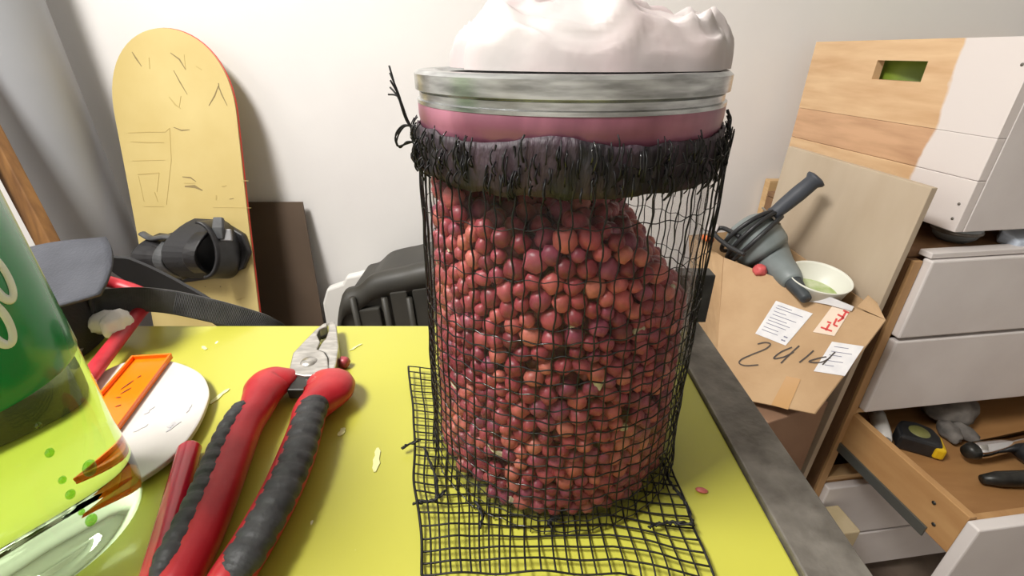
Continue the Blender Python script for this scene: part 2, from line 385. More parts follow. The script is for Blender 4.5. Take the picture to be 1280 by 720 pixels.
# pale bits among the berries
M_pale = mat('pale_leaf_bit', srgb(214, 206, 178), .7, col2=srgb(188, 182, 150), scale=200)
bits = [(540, 322, .013, .004, .5), (555, 312, .007, .003, .6), (750, 480, .006, .0075, 0), (804, 414, .006, .004, .4), (716, 408, .0045, .004, 0), (622, 564, .013, .003, -.15), (636, 569, .005, .004, 0), (565, 478, .010, .003, -.5), (780, 535, .005, .004, .6), (537, 330, .008, .003, .9), (640, 622, .006, .003, -.8), (846, 365, .006, .006, .2)]
for (px, py, l, wd, an) in bits:
    p = oncyl(px, py, JX, JY, rin(TZ+.1)-.0006-.0001); n_ = Vector((p.x-JX, p.y-JY, 0)).normalized(); t = Vector((-n_.y, n_.x, 0)); u = Vector((0, 0, 1))
    rz_ = rin(p.z)-.0012; p = Vector((JX+n_.x*rz_, JY+n_.y*rz_, p.z))
    a = t*math.cos(an)+u*math.sin(an); b_ = u*math.cos(an)-t*math.sin(an)
    poly = []
    for k in range(9):
        th = 2*math.pi*k/9; s_ = 1+.25*random.uniform(-1, 1); poly.append(p+a*(l/2*math.cos(th)*s_)+b_*(wd/2*math.sin(th)*s_)-n_*(.0012*abs(math.cos(th))))
    bm = B(); prism(bm, poly, -n_*.0012)
    obj('leaf_fragment', bm, M_pale, label='pale dried leaf fragment among the red berries in the jar', cat='leaf fragment', group='pale fragments in the jar')

# ------------------------------------------------------------------ black netting
net = root('netting', (JX, JY, TZ), 'black mesh netting sleeve pulled over the jar and spread beneath it', 'netting')
NS = 74
def nrad(a, z):
    right = max(0, math.cos(a))
    return jr(max(z, .013))+.0016+.0007*nz((math.cos(a)*3, math.sin(a)*3, z*60))+right*(.0005+.0035*max(0, z-.02)/.18)+.0022*max(0, 1-z/.02)
def npt(a, z): r_ = nrad(a, z); return Vector((JX+r_*math.cos(a), JY+r_*math.sin(a), TZ+z))
bm = B()
for k in range(NS):
    a0 = 2*math.pi*k/NS+random.uniform(-.012, .012); path = []
    for j in range(64):
        z = .001+j*.190/63
        amp = .003+.007*max(0, (z-.09)/.1)
        a = a0+amp*math.sin(z*430+k*2.4)*(1 if z > .1 else .5)+.016*nz((k*.7, z*25, 3.1))
        path.append(npt(a, z))
    tube(bm, path, (.00036 if k % 3 else .00046), 4, caps=False)
obj('upright_strands', bm, M_net, net, smooth=True)
bm = B(); bm2 = B(); z = .003; j = 0
while z < .186:
    path = []; ph = random.uniform(0, 6)
    for k in range(222):
        a = 2*math.pi*k/222
        sl = .006*math.sin(a+2.6)*(z/.1 if z < .1 else 1)
        path.append(npt(a, max(.0012, z+sl+.0011*nz((math.cos(a)*5, math.sin(a)*5, z*90))+.0006*math.sin(a*NS/2+ph))))
    tube(bm if (j % 4) else bm2, path, (.00036 if z < .11 else .00022), 4, caps=False, closed=True)
    z += .0066 if z < .115 else .021; j += 1
obj('ring_strands', bm, M_net, net, smooth=True)
obj('shiny_ring_strands', bm2, M_netglint, net, smooth=True)
# gathered, folded-over rim of the net: ragged collar of loops
M_collar = mat('net_collar_fold', srgb(18, 17, 21), .6, col2=srgb(66, 48, 60), scale=110, stretch=(1, 1, .35), bump=.8, bscale=300)
def collar(u, v):
    a = 2*math.pi*u; zz_ = .1735+(.0185+.006*nz((math.cos(a)*2.3+4, math.sin(a)*2.3, 7)))*v+.0022*nz((math.cos(a)*4, math.sin(a)*4, 2))*(1-v)+.0012*nz((a*9, v, 1))
    r_ = jr(zz_)+.0015+.0012*nz((math.cos(a)*22, math.sin(a)*22, v*1.5))+.001*math.sin(v*math.pi)
    return (JX+r_*math.cos(a), JY+r_*math.sin(a), TZ+zz_)
bm = B(); grid(bm, collar, 200, 8, True); o = obj('gathered_collar', bm, M_collar, net, smooth=True, label='black gathered band of folded net')
md = o.modifiers.new('solid', 'SOLIDIFY'); md.thickness = .0008; md.offset = -1
bm = B(); bm2 = B()
for k in range(560):
    a = random.uniform(0, 2*math.pi); z0 = random.uniform(.173, .189); L_ = random.uniform(.004, .011); da = random.uniform(-.015, .015); path = []
    bow = random.uniform(.0005, .0026)
    for i in range(6):
        t = i/5; aa = a+da*math.sin(t*3)+.006*t*random.uniform(-1, 1); zz_ = z0+L_*(t-.3)
        zz_ = min(zz_, .2005); r_ = jr(zz_)+.0028+bow*math.sin(t*math.pi); path.append((JX+r_*math.cos(aa), JY+r_*math.sin(aa), TZ+zz_))
    tube(bm2 if k % 9 == 0 else bm, path, random.uniform(.00022, .00042), 4)
obj('fringe_threads', bm, M_net, net, smooth=True, kind='stuff'); obj('glossy_fringe_threads', bm2, M_netglint, net, smooth=True, kind='stuff')
# loose thread bundle sticking up at the left and curled ends
base = atY(521, 168, JY-.005)
for k in range(5):
    e = atY(486+random.uniform(-1, 3), 82+k*9, JY-.003+random.uniform(-.002, .002)); m1 = atY(498+random.uniform(-2, 2), 122, JY-.004); m2 = atY(509+random.uniform(-2, 2), 150, JY-.004)
    bm = B(); tube(bm, spline([base, m2, m1, e], 6), .00042, 4); obj('loose_thread', bm, M_net, net, smooth=True)
for cnt, ctl in ((3, ((520, 160), (505, 158), (496, 170), (498, 183), (508, 178), (518, 176))), (4, ((902, 190), (908, 170), (913, 150), (910, 138)))):
    for k in range(cnt):
        q = [atY(px_+random.uniform(-2, 2), py_+random.uniform(-2, 2), JY-.003) for px_, py_ in ctl]
        bm = B(); tube(bm, spline(q, 6), .00045, 4); obj('loose_thread', bm, M_net, net, smooth=True)
# flat skirt of the net on the table
bm = B()
SX0, SX1, SY0, SY1 = -.0615, .093, .130, .287
def skz(x, y):
    d = math.hypot(x-JX, y-JY); e = max(0, d-.070); edge = max(0, 1-min(abs(x-SX0), abs(x-SX1), abs(y-SY0))/.02)
    return TZ+.0009+(.0006 if d < .075 else min(.0035, e*.12)*(1+nz((x*40, y*40, 0))))+.0006*edge
def warp(x, y):
    xx = x+.0022*nz((x*30, y*30, 4))+(.012*max(0, (y-.2))*-1.6 if x > .05 else 0)+-.016*(y-.215)/.07*max(0, -x-.0)/.06
    return Vector((xx, y+.0022*nz((x*30, y*30, 9))+(-.01*max(0, (x-.05)/.05)), skz(x, y)))
nx_, ny_ = 24, 25
for i in range(nx_):
    x = SX0+(SX1-SX0)*i/(nx_-1)
    tube(bm, [warp(x, SY0+(SY1-SY0)*t/50) for t in range(51)], .00055 if 0 < i < nx_-1 else .0008, 4)
for j in range(ny_):
    y = SY0+(SY1-SY0)*j/(ny_-1)
    tube(bm, [warp(SX0+(SX1-SX0)*t/50, y) for t in range(51)], .0005, 4)
obj('skirt_strands', bm, M_net, net, smooth=True)
for q in ([(502, 561), (512, 556), (524, 552)], [(518, 631), (530, 628), (545, 625), (556, 615)], [(545, 625), (546, 600), (536, 575), (530, 560)], [(810, 660), (825, 655), (845, 655), (866, 656)], [(866, 656), (858, 632), (846, 615), (838, 605)], [(838, 606), (826, 575), (822, 566)], [(690, 662), (686, 652), (700, 648)], [(600, 660), (604, 645), (594, 628)]):
    pth = spline([atZ(*p_, TZ+.004+.001*i) for i, p_ in enumerate(q)], 5)
    bm = B()
    for k in range(3): tube(bm, [p_+Vector((random.uniform(-.0008, .0008), random.uniform(-.0008, .0008), random.uniform(0, .0012))) for p_ in pth], .0006, 4)
    obj('frayed_thread', bm, M_net, net, smooth=True)

# crumpled white bag on the lid
M_wbag = mat('white_film', srgb(190, 184, 182), .6, col2=srgb(194, 178, 178), scale=25, bump=.4, bscale=50)
bm = B()
def wb(u, v):
    a = 2*math.pi*u; ca, sa = math.cos(a), math.sin(a)
    rd = lambda p: 1-min(1, abs(nz(p))*3.2)
    cre = .6*rd((ca*v*2.2+3, sa*v*2.2, 1))+.4*rd((ca*v*4.5, sa*v*4.5+5, 2))
    r_ = .062*math.sin(min(1, v*1.02)*math.pi/2)*(1+.14*nz((ca*2, sa*2, 1)))
    h_ = .022*(1-v**2.6)*(1+.35*nz((ca*v*1.6, sa*v*1.6, 9)))+.009*cre*(1-v**4)
    return (JX+.010+r_*ca*1.0, JY+.004+r_*sa*.88, TZ+.2137+max(.0004, h_)*(1 if v < .99 else .01))
grid(bm, wb, 140, 40, True)
obj('plastic_bag', bm, M_wbag, smooth=True, label='crumpled white plastic bag lying on the jar lid', cat='plastic bag')

# ------------------------------------------------------------------ pliers
M_red = mat('red_grip', srgb(192, 46, 52), .36, col2=srgb(164, 26, 38), scale=40, bump=.1, bscale=150)
M_grip = mat('black_grip', srgb(44, 45, 47), .55, col2=srgb(62, 63, 64), scale=80, bump=.3, bscale=250)
pl = root('pliers', (-.145, .24, TZ), 'combination pliers with red and black ribbed handles and steel jaws', 'pliers')
ZH = TZ+.014
def jaw(name, px, z0, z1):
    bm = B(); top = [atZ(x, y, ZH) for x, y in px]; cz = sum((Vector((p.x, p.y, 0)) for p in top), Vector())/len(top)
    bot = []
    prism(bm, [Vector((p.x, p.y, z0)) for p in top], Vector((0, 0, z1-z0)))
    return obj(name, bm, M_steel, pl, bevel=.0009)
jaw('jaw', [(404, 404), (395, 411), (381, 425), (366, 441), (360, 466), (380, 470), (411, 468), (409, 446), (405, 440), (396, 436), (400, 427), (396, 418), (399, 412), (408, 408), (409, 403)], TZ+.004, ZH)
jaw('jaw', [(410, 402), (417, 400), (420, 405), (423, 432), (420, 452), (414, 470), (409.5, 470), (410, 446), (406, 439), (397, 435.5), (401, 428), (407, 421), (410, 412)], TZ+.0035, ZH-.001)
c = atZ(386, 452, ZH); bm = B(); lathe(bm, [(0, .0012), (.005, .0012), (.006, 0)], (c.x, c.y, ZH), 20); obj('pivot_rivet', bm, M_steel, pl, smooth=True)
bm = B(); box(bm, c.x-.004, c.x+.012, c.y-.03, c.y-.006, TZ+.004, TZ+.012); obj('tang', bm, M_iron_dark, pl, bevel=.001)
c = atZ(402, 417, TZ+.007); bm = B(); lathe(bm, [(0, 0), (.0055, 0), (.0055, .002), (0, .002)], (c.x, c.y, TZ+.0045), 16); obj('jaw_teeth', bm, M_iron_dark, pl)
def handle(cl, rads, sgn, grip, gr, gu):
    path = spline(cl, 8); rr = [Vector((a, b, 0)) for a, b in rads]; rs = [(p.x, p.y) for p in spline(rr, 8)]
    bm = B(); tube(bm, path, rs, 16); h = obj('handle', bm, M_red, pl, smooth=True, label='red plastic handle')
    gp = spline(grip, 24); n = len(gp); rads2 = []
    for i in range(n):
        t = i/(n-1); e = min(1, .35+6*t, .55+5*(1-t)); k = 1+.045*(1 if math.sin(t*math.pi*2*14) > -.2 else -1)
        rads2.append((gr[0]*e*(k), gr[1]*e*(k)))
    bm = B(); tube(bm, gp, rads2, 14); obj('ribbed_grip', bm, M_grip, h, smooth=True, label='black ribbed rubber grip')
V3 = lambda x, y, z: Vector((x, y, TZ+z))
# right handle: black grip faces up
handle([V3(-.1385, .272, .010), V3(-.1345, .2655, .011), V3(-.1285, .258, .012), V3(-.1262, .250, .0125), V3(-.1282, .240, .013), V3(-.1305, .230, .013), V3(-.1275, .215, .013), V3(-.124, .19, .0125), V3(-.1225, .165, .012), V3(-.1235, .14, .0115), V3(-.1265, .118, .011), V3(-.128, .112, .011)],
       [(.004, .007), (.0075, .0125), (.0095, .0165), (.0102, .0170), (.0105, .0130), (.0102, .0108), (.0105, .010), (.0105, .0105), (.0105, .010), (.010, .0095), (.009, .0085), (.003, .003)], 1,
       [V3(-.1285, .240, .0175), V3(-.1255, .217, .0185), V3(-.1210, .19, .018), V3(-.1195, .165, .0175), V3(-.1205, .14, .0165), V3(-.1238, .120, .015)], (.0068, .0092), None)
# left handle: black grip on the outer side
handle([V3(-.159, .272, .010), V3(-.1635, .2665, .011), V3(-.1695, .261, .012), V3(-.1705, .253, .0125), V3(-.1688, .243, .013), V3(-.1668, .232, .013), V3(-.1655, .215, .013), V3(-.1605, .19, .0125), V3(-.1545, .165, .012), V3(-.1495, .14, .0115), V3(-.147, .118, .011), V3(-.1465, .112, .011)],
       [(.004, .006), (.0075, .0110), (.0090, .0145), (.0100, .0142), (.0104, .0118), (.0102, .0105), (.0105, .010), (.0105, .0105), (.0105, .010), (.010, .0095), (.009, .0085), (.003, .003)], -1,
       [V3(-.1715, .236, .0145), V3(-.1705, .213, .0155), V3(-.1665, .19, .015), V3(-.1605, .165, .0145), V3(-.1560, .14, .014), V3(-.1530, .120, .0135)], (.0090, .0072), None)

# ------------------------------------------------------------------ red tube, white plate, orange tray
bm = B(); a, b_ = V3(-.1945, .2035, .0065), V3(-.159, .118, .0065)
rt = root('red_tube', a, 'glossy red plastic tube lying beside the pliers handle', 'tube')
tube(bm, [a.lerp(b_, k/6) for k in range(7)], .0065, 20); obj('tube_body', bm, mat('red_gloss', srgb(196, 22, 48), .18, coat=.5), rt, smooth=True).modifiers.new('s', 'EDGE_SPLIT')
d = (a-b_).normalized(); bm = B(); tube(bm, [a+d*.0002, a+d*.0022], [.0058, .0052], 20); obj('tube_end', bm, MATS['red_gloss'], rt)
outl = [(163, 607), (184, 594), (207, 578), (230, 556), (249, 529), (260, 503), (262, 488), (255, 471), (240, 460), (217, 452), (190, 449), (160, 452), (130, 464), (105, 484), (82, 512), (64, 548), (90, 572), (125, 595)]
P2 = [atZ(x, y, TZ+.008) for x, y in outl]; P2 = P2+P2[:1]; sm = spline(P2, 4)[:-1]
cen = sum(sm, Vector())/len(sm)
bm = B(); prism(bm, [Vector((p.x, p.y, TZ+.0035)).lerp(Vector((cen.x, cen.y, TZ+.0035)), .03) for p in sm], [Vector((p.x, p.y, TZ+.0085))-Vector((p.x, p.y, TZ+.0035)).lerp(Vector((cen.x, cen.y, TZ+.0035)), .03) for p in sm])
M_plate = mat('white_plate', srgb(196, 191, 186), .4, col2=srgb(208, 204, 198), scale=30)
pr = root('white_plate', (cen.x, cen.y, TZ), 'flat white oval plastic plate under the orange tray', 'plate')
obj('plate_body', bm, M_plate, pr, bevel=.0012)
bm = B(); lathe(bm, [(0, 0), (.03, 0), (.03, .0038), (0, .0038)], (cen.x, cen.y, TZ), 32); obj('plate_foot', bm, M_plate, pr)
M_stain = mat('grey_stain', srgb(186, 184, 186), .5)
for s_, e_, wd in (((226, 527), (206, 540), .0022), ((217, 527), (212, 535), .003), ((184, 530), (168, 540), .003), ((192, 508), (180, 518), .002), ((240, 505), (232, 516), .002)):
    p, q = atZ(*s_, TZ+.0087), atZ(*e_, TZ+.0087); bm = B(); ribbon(bm, [p.lerp(q, k/4)+Vector((random.uniform(-.001, .001), 0, 0)) for k in range(5)], (q-p).cross(Vector((0, 0, 1))), [wd*.3, wd, wd*.6, wd, wd*.2], .0003); obj('stain', bm, M_stain, pr)
def orange_mat():
    m = bpy.data.materials.new('orange_translucent'); m.use_nodes = True; b = m.node_tree.nodes['Principled BSDF']
    b.inputs['Base Color'].default_value = srgb(255, 122, 12); b.inputs['Roughness'].default_value = .2; b.inputs['Subsurface Weight'].default_value = .3
    b.inputs['Subsurface Radius'].default_value = (.01, .004, .001); return m
M_or = orange_mat()
q0, q1, q2 = atZ(165, 446, TZ+.012), atZ(215, 443, TZ+.012), atZ(123, 567, TZ+.012)
ux = (q1-q0); Lx = ux.length; ux.normalize(); uy = (q2-q1); Ly = uy.length+.012; uy.normalize()
tr = root('orange_tray', q0+ux*Lx/2+uy*Ly/2-Vector((0, 0, .0032)), 'translucent orange plastic tray lying on the white plate', 'tray')
To = lambda v: Vector((q0.x, q0.y, TZ))+ux*v.x+uy*v.y+Vector((0, 0, v.z))
bm = B(); box(bm, 0, Lx, 0, Ly, .0088, .0104, To); obj('tray_floor', bm, M_or, tr, bevel=.0004)
for (x0, x1, y0, y1) in ((0, .0016, 0, Ly), (Lx-.0016, Lx, 0, Ly), (.0016, Lx-.0016, 0, .0016), (.0016, Lx-.0016, Ly-.0016, Ly)):
    bm = B(); box(bm, x0, x1, y0, y1, .0104, .0134, To); obj('rim', bm, M_or, tr, bevel=.0004)
M_smut = mat('dark_smut', srgb(92, 40, 12), .6)
for (sx, sy, l, a_) in ((.42, .30, .010, .9), (.5, .36, .007, .7), (.45, .42, .003, 0), (.6, .5, .003, .3), (.3, .55, .002, 0), (.5, .6, .0025, 1), (.35, .66, .003, .2), (.62, .72, .002, 0), (.4, .8, .002, .5), (.55, .22, .003, .9)):
    p = To(Vector((sx*Lx, sy*Ly, .0106))); d = ux*-math.cos(a_)*.5+uy*math.sin(a_); d.normalize()
    bm = B(); ribbon(bm, [p-d*l/2, p-d*l/5, p+d*l/4, p+d*l/2], d.cross(Vector((0, 0, 1))), [.0004, .0012, .0008, .0003], .0003); obj('smudge', bm, M_smut, tr)

# red hose with white tape joint, steel rod
hose = root('red_hose', (-.30, .29, TZ), 'red rubber hose with white tape joint on the table beside the dark bag', 'hose')
hp = [atZ(72, 528, TZ+.0125), atZ(90, 500, TZ+.014), atZ(120, 460, TZ+.015), atZ(147, 425, TZ+.016), atZ(172, 393, TZ+.018), atY(184, 378, .375), atY(176, 366, .395), atY(150, 356, .40), atY(128, 350, .395)]
bm = B(); tube(bm, spline(hp, 8), .0062, 12, flat=.8); obj('hose', bm, mat('red_rubber', srgb(196, 44, 56), .45, col2=srgb(170, 32, 44), scale=70), hose, smooth=True)
M_tape = mat('white_tape', srgb(236, 232, 230), .6, bump=.6, bscale=150)
bm = B()
def blob(bm, c, rx, ry, rz_, rotz, seed):
    b2 = B(); bmesh.ops.create_icosphere(b2, subdivisions=3, radius=1)
    mp = {}
    for v in b2.verts:
        s_ = 1+.22*noise.noise(v.co*2+Vector((seed, 0, 0))); p = Vector((v.co.x*rx*s_, v.co.y*ry*s_, v.co.z*rz_*s_)); p.rotate(Matrix.Rotation(rotz, 3, 'Z')); mp[v.index] = bm.verts.new(p+Vector(c))
    for f in b2.faces: bm.faces.new([mp[v.index] for v in f.verts])
    b2.free()
c1, c2 = atZ(131, 403, TZ+.018), atZ(149, 410, TZ+.018)
blob(bm, c1, .0085, .0115, .010, -.4, 1); blob(bm, c2+Vector((0, 0, .004)), .0095, .013, .011, .2, 4)
obj('tape_joint', bm, M_tape, hose, smooth=True, label='lumpy white tape joint')
p, q = atZ(88, 503, TZ+.0148), atZ(107, 478, TZ+.0158); bm = B(); tube(bm, [p.lerp(q, k/3) for k in range(4)], .0066, 12, flat=.85); obj('paper_label', bm, M_paper, hose, smooth=True)
for k in range(4):
    c = p.lerp(q, .2+.2*k)+Vector((0, 0, .0057)); d = (q-p).normalized(); s_ = d.cross(Vector((0, 0, 1)))
    bm = B(); ribbon(bm, [c-s_*.003, c+s_*.003], d, .0012, .0004); obj('label_print', bm, M_redprint, hose)
bm = B(); tube(bm, [atZ(60, 478, TZ+.006), atZ(90, 442, TZ+.007), atZ(127, 404, TZ+.012)], .0042, 14); obj('steel_rod', bm, mat('rod_steel', srgb(170, 170, 178), .3, metal=.8), hose, smooth=True, label='grey steel rod')

# ------------------------------------------------------------------ bottle
BX, BY, BR_ = -.2385, .150, .046
bt = root('bottle', (BX, BY, TZ), 'clear green tinted plastic drink bottle with green label', 'bottle')
M_bot = glass('bottle_liquid', (.60, .80, .50, 1), 1.33)
lab0, lab1 = .098, .185
prof = [(0, .006), (.018, .004), (.030, .0005), (.038, .001), (.0435, .006), (.0455, .014), (.046, .03), (.0452, .05), (.0458, .07), (.046, lab0), (.046, lab1), (.045, .205), (.038, .235), (.026, .262), (.015, .28), (.0135, .285), (.0135, .30), (0, .30)]
bm = B(); lathe(bm, prof, (BX, BY, TZ), 64); obj('bottle_body', bm, M_bot, bt, smooth=True)
M_label = mat('green_label', srgb(10, 128, 62), .22, col2=srgb(16, 140, 70), scale=12, coat=.4)
bm = B(); lathe(bm, [(.0464, lab0), (.0467, lab0+.001), (.0467, lab1), (.0464, lab1)], (BX, BY, TZ), 64); obj('label', bm, M_label, bt, smooth=True, label='glossy green wrap label')
bm = B(); lathe(bm, [(0, .318), (.014, .318), (.0155, .316), (.0155, .301), (.0148, .3005)], (BX, BY, TZ), 32); obj('cap', bm, mat('green_cap', srgb(20, 120, 50), .4), bt, smooth=True)
def onlabel(a, z): return Vector((BX+.0470*math.cos(a), BY+.0470*math.sin(a), TZ+z))
bm = B()
for (ac, zc, ra, rz_) in [(math.atan2(q_.y-BY, q_.x-BX), q_.z-TZ, .075, .009) for q_ in (oncyl(0, 348, BX, BY, .047), oncyl(-2, 405, BX, BY, .047))]:
    pth = [onlabel(ac+ra*math.cos(t), zc+rz_*math.sin(t)) for t in [2*math.pi*k/40 for k in range(40)]]
    tube(bm, pth, .0018, 6, closed=True)
for v in bm.verts:
    d = Vector((v.co.x-BX, v.co.y-BY, 0)); l = d.length; s_ = .0468+(l-.0470)*.1; v.co.x = BX+d.x/l*s_; v.co.y = BY+d.y/l*s_
obj('label_lettering', bm, mat('label_white', srgb(228, 240, 226), .3), bt, smooth=True)
M_drop = thin_glass('green_drop', (.62, .88, .36, 1), .05, .12)
for (px, py, r_) in ((112, 585, .0034), (78, 600, .0016), (88, 618, .0020), (114, 650, .0026), (62, 566, .0018), (102, 640, .0014), (48, 532, .0013)):
    try:
        p = oncyl(px, py, BX, BY, .0458)
        bm = B(); bmesh.ops.create_icosphere(bm, subdivisions=2, radius=r_)
        n_ = Vector((p.x-BX, p.y-BY, 0)).normalized()
        for v in bm.verts: v.co = v.co-n_*(v.co.dot(n_)*.6); v.co.z *= 1.25
        bmesh.ops.translate(bm, verts=bm.verts, vec=p); obj('droplet', bm, M_drop, bt, smooth=True)
    except Exception: pass

# ------------------------------------------------------------------ dark fabric bag with straps
M_fab = mat('dark_fabric', srgb(56, 58, 66), .8, col2=srgb(70, 72, 80), scale=25, bump=.4, bscale=400)
M_fab2 = mat('brown_black_fabric', srgb(42, 40, 38), .85, col2=srgb(60, 55, 50), scale=20, bump=.4, bscale=300)
M_strap = mat('webbing', srgb(58, 58, 60), .6, col2=srgb(74, 74, 76), scale=100)
bag = root('shoulder_bag', (-.47, .33, TZ), 'dark grey fabric bag with ribbed black shoulder strap on the table', 'bag')
bA, bBk = atY(124, 368, .300), atY(133, 296, .372)
def bagf(u, v):
    a = 2*math.pi*u; ca, sa = math.cos(a), math.sin(a); e = .4
    sx = math.copysign(abs(ca)**e, ca); sy = math.copysign(abs(sa)**e, sa); k = 1 if v < .7 else math.sqrt(max(0, 1-((v-.7)/.3)**2*.99))
    bul = 1+.04*nz((ca*2, sa*2, v*2)); x = -.475+.128*sx*k*bul; y = .262+.108*sy*k*bul
    zt = bA.z-TZ+(bBk.z-bA.z)*(y-.300)/.072-.007
    zt = min(max(zt, .030), .072)
    return (x, y, TZ+.0008+zt*v)
bm = B(); grid(bm, bagf, 72, 16, True); obj('bag_body', bm, M_fab2, bag, smooth=True)
fl = [[(-20, 326), (0, 320), (45, 305), (90, 299), (133, 296)], [(-20, 345), (0, 338), (45, 326), (95, 318), (139, 308)], [(-20, 370), (0, 362), (45, 350), (95, 342), (140, 325)], [(-20, 395), (0, 390), (45, 378), (95, 366), (134, 348)], [(-20, 408), (0, 400), (45, 389), (90, 377), (124, 368)]]
ys = [.372, .352, .330, .312, .300]
bm = B(); G = [[bm.verts.new(atY(px, py, ys[i]-.006*(px < 100)+.004*nz((px*.03, i, 1)))) for (px, py) in row] for i, row in enumerate(fl)]
for i in range(4):
    for j in range(4): bm.faces.new((G[i][j], G[i][j+1], G[i+1][j+1], G[i+1][j]))
o = obj('flap', bm, M_fab, bag, smooth=True); md = o.modifiers.new('sub', 'SUBSURF'); md.levels = md.render_levels = 2; md.boundary_smooth = 'PRESERVE_CORNERS'
md = o.modifiers.new('sol', 'SOLIDIFY'); md.thickness = .0022; md.offset = -1
sp_ = spline([atY(112, 380, .335), atY(130, 377, .345), atY(170, 374, .352), atY(210, 377, .355), atY(250, 385, .358), atY(290, 395, .362), atY(330, 408, .368), atY(352, 425, .375), atY(358, 470, .378)], 10)
bm = B(); ribbon(bm, sp_, (0, .35, 1), .021, .0022); st = obj('shoulder_strap', bm, M_strap, bag)
bm = B(); fr = frames(sp_)
dense = []
for i in range(len(sp_)-1):
    for k in range(2): dense.append(sp_[i].lerp(sp_[i+1], k/2))
for i, (p, t, a_, b_) in enumerate(frames(dense)):
    s_ = Vector((0, .35, 1)); s_ = (s_-t*s_.dot(t)).normalized(); n_ = t.cross(s_)
    if n_.y > 0: n_ = -n_
    tube(bm, [p+s_*.0095+n_*.0012, p-s_*.0095+n_*.0012], .0007, 4)
obj('strap_ribs', bm, M_strap, st)
sp2 = spline([atY(128, 322, .44), atY(155, 336, .44), atY(195, 352, .435), atY(235, 372, .425), atY(275, 396, .41), atY(310, 430, .40), atY(322, 480, .40)], 8)
nw = len(sp2); bm = B(); ribbon(bm, sp2, (.3, -.3, 1), [.010+.036*min(1, i/(nw*.22))*(1-.35*i/nw) for i in range(nw)], .003); obj('black_flap_strap', bm, mat('jet_black_nylon', srgb(18, 18, 20), .7), bag)

# ------------------------------------------------------------------ back of the room: pipe, planks, hardboard, snowboard, tub
M_pipe = mat('grey_pipe', srgb(168, 170, 174), .45, col2=srgb(160, 163, 168), scale=4)
pp = root('drain_pipe', (-1.055, 1.09, 0), 'thick grey vertical drain pipe standing in the corner beside the snowboard', 'pipe')
bm = B(); lathe(bm, [(.088, 0), (.088, 2.4995)], (-1.055, 1.09, 0), 48); obj('pipe_run', bm, M_pipe, pp, smooth=True)
for z_ in (.35, 1.75):
    bm = B(); lathe(bm, [(.0882, z_), (.098, z_+.005), (.098, z_+.08), (.0882, z_+.085)], (-1.055, 1.09, 0), 48); obj('pipe_socket', bm, M_pipe, pp, smooth=True)
M_oldwood = mat('old_wood', srgb(150, 108, 62), .65, col2=srgb(120, 84, 50), scale=12, stretch=(6, 6, .8))
for i, (t0, b0, wd, yy, lab, m_) in enumerate((((8, 205), (58, 300), .045, .88, 'honey coloured wooden plank leaning left of the grey pipe', M_oldwood), ((-35, 215), (20, 330), .06, .84, 'dusty brown wooden board leaning at the corner wall', mat('dusty_wood', srgb(140, 116, 96), .75, col2=srgb(120, 98, 80), scale=10, stretch=(6, 6, .8))))):
    a_, b_ = atY(*t0, yy+.03), atY(*b0, yy); d = (a_-b_).normalized(); a2 = a_+d*.35; b2 = b_-d*(b_.z/d.z)
    bm = B(); ribbon(bm, [b2+Vector((0, 0, .012)), b_, a_, a2], (1, -.25, 0), wd, .02); obj('wooden_plank', bm, m_, label=lab, cat='plank', bevel=.002)
M_hard = mat('hardboard', srgb(92, 76, 62), .6, col2=srgb(82, 67, 54), scale=6)
bm = B(); t = .004
a_, b_ = atY(379, 257, 1.195), atY(402, 415, 1.15)
hexa(bm, [(-.955, 1.04, 0), (-.52, 1.04, 0), (-.52, 1.044, 0), (-.955, 1.044, 0), (-.955, 1.195, .865), (a_.x, 1.195, .865), (a_.x, 1.199, .865), (-.955, 1.199, .865)])
obj('hardboard_sheet', bm, M_hard, label='dark brown hardboard sheet leaning on the wall behind the snowboard', cat='board')
# snowboard
SBL = 1.305; sbx = -.774; sbw = .288
a_low, a_top = Vector((sbx, .845, .004)), Vector((sbx, 1.172, 0)); a_top.z = math.sqrt(SBL**2-(a_top.y-a_low.y)**2)+.004
ay = (a_top-a_low).normalized(); ax = Vector((1, 0, 0)); an = ax.cross(ay)          # toward the room
if an.y > 0: an = -an
def half(s):                              # half width along the board (0 bottom tip..1 top tip)
    l = s*SBL; tl = .19; w0 = sbw/2-.008*(1-((s-.5)*2)**2)
    for e in (l, SBL-l):
        if e < tl: return w0*(1-(1-max(e, 0)/tl)**2.3)**.5
    return w0
M_sb = mat('snowboard_cream', srgb(206, 187, 126), .4, col2=srgb(198, 177, 114), scale=7)
sb = root('snowboard', a_low, 'cream snowboard with red edge and black binding leaning on the wall', 'snowboard')
def sbpt(s, x, o_): return a_low+ay*(s*SBL)+ax*x+an*o_
ss = [.5-.5*math.cos(math.pi*k/60) for k in range(61)]
outline = [sbpt(s, half(s), 0) for s in ss]+[sbpt(s, -half(s), 0) for s in ss[-2:0:-1]]
bm = B(); prism(bm, [p-an*.008 for p in outline], an*.008); obj('deck', bm, M_sb, sb)
bm = B(); tube(bm, [p-an*.006 for p in outline], .0022, 6, closed=True); obj('red_edge', bm, mat('board_red_edge', srgb(196, 62, 44), .4), sb, smooth=True, label='thin red steel edge')
M_mk = mat('board_ink', srgb(188, 166, 104), .6); M_mk2 = mat('board_ink_dark', srgb(140, 122, 80), .6)
def onsb(px, py): return onplane(px, py, a_low+an*.0004, an)
def stroke(px, wd, m_, par, fn, th=.0004, name='ink_mark'):
    P_ = [fn(*q) for q in px]; n_ = len(P_)
    bm = B(); d = (P_[-1]-P_[0])
    tube(bm, P_, [(wd/2) for k in range(n_)], 5); return obj(name, bm, m_, par)
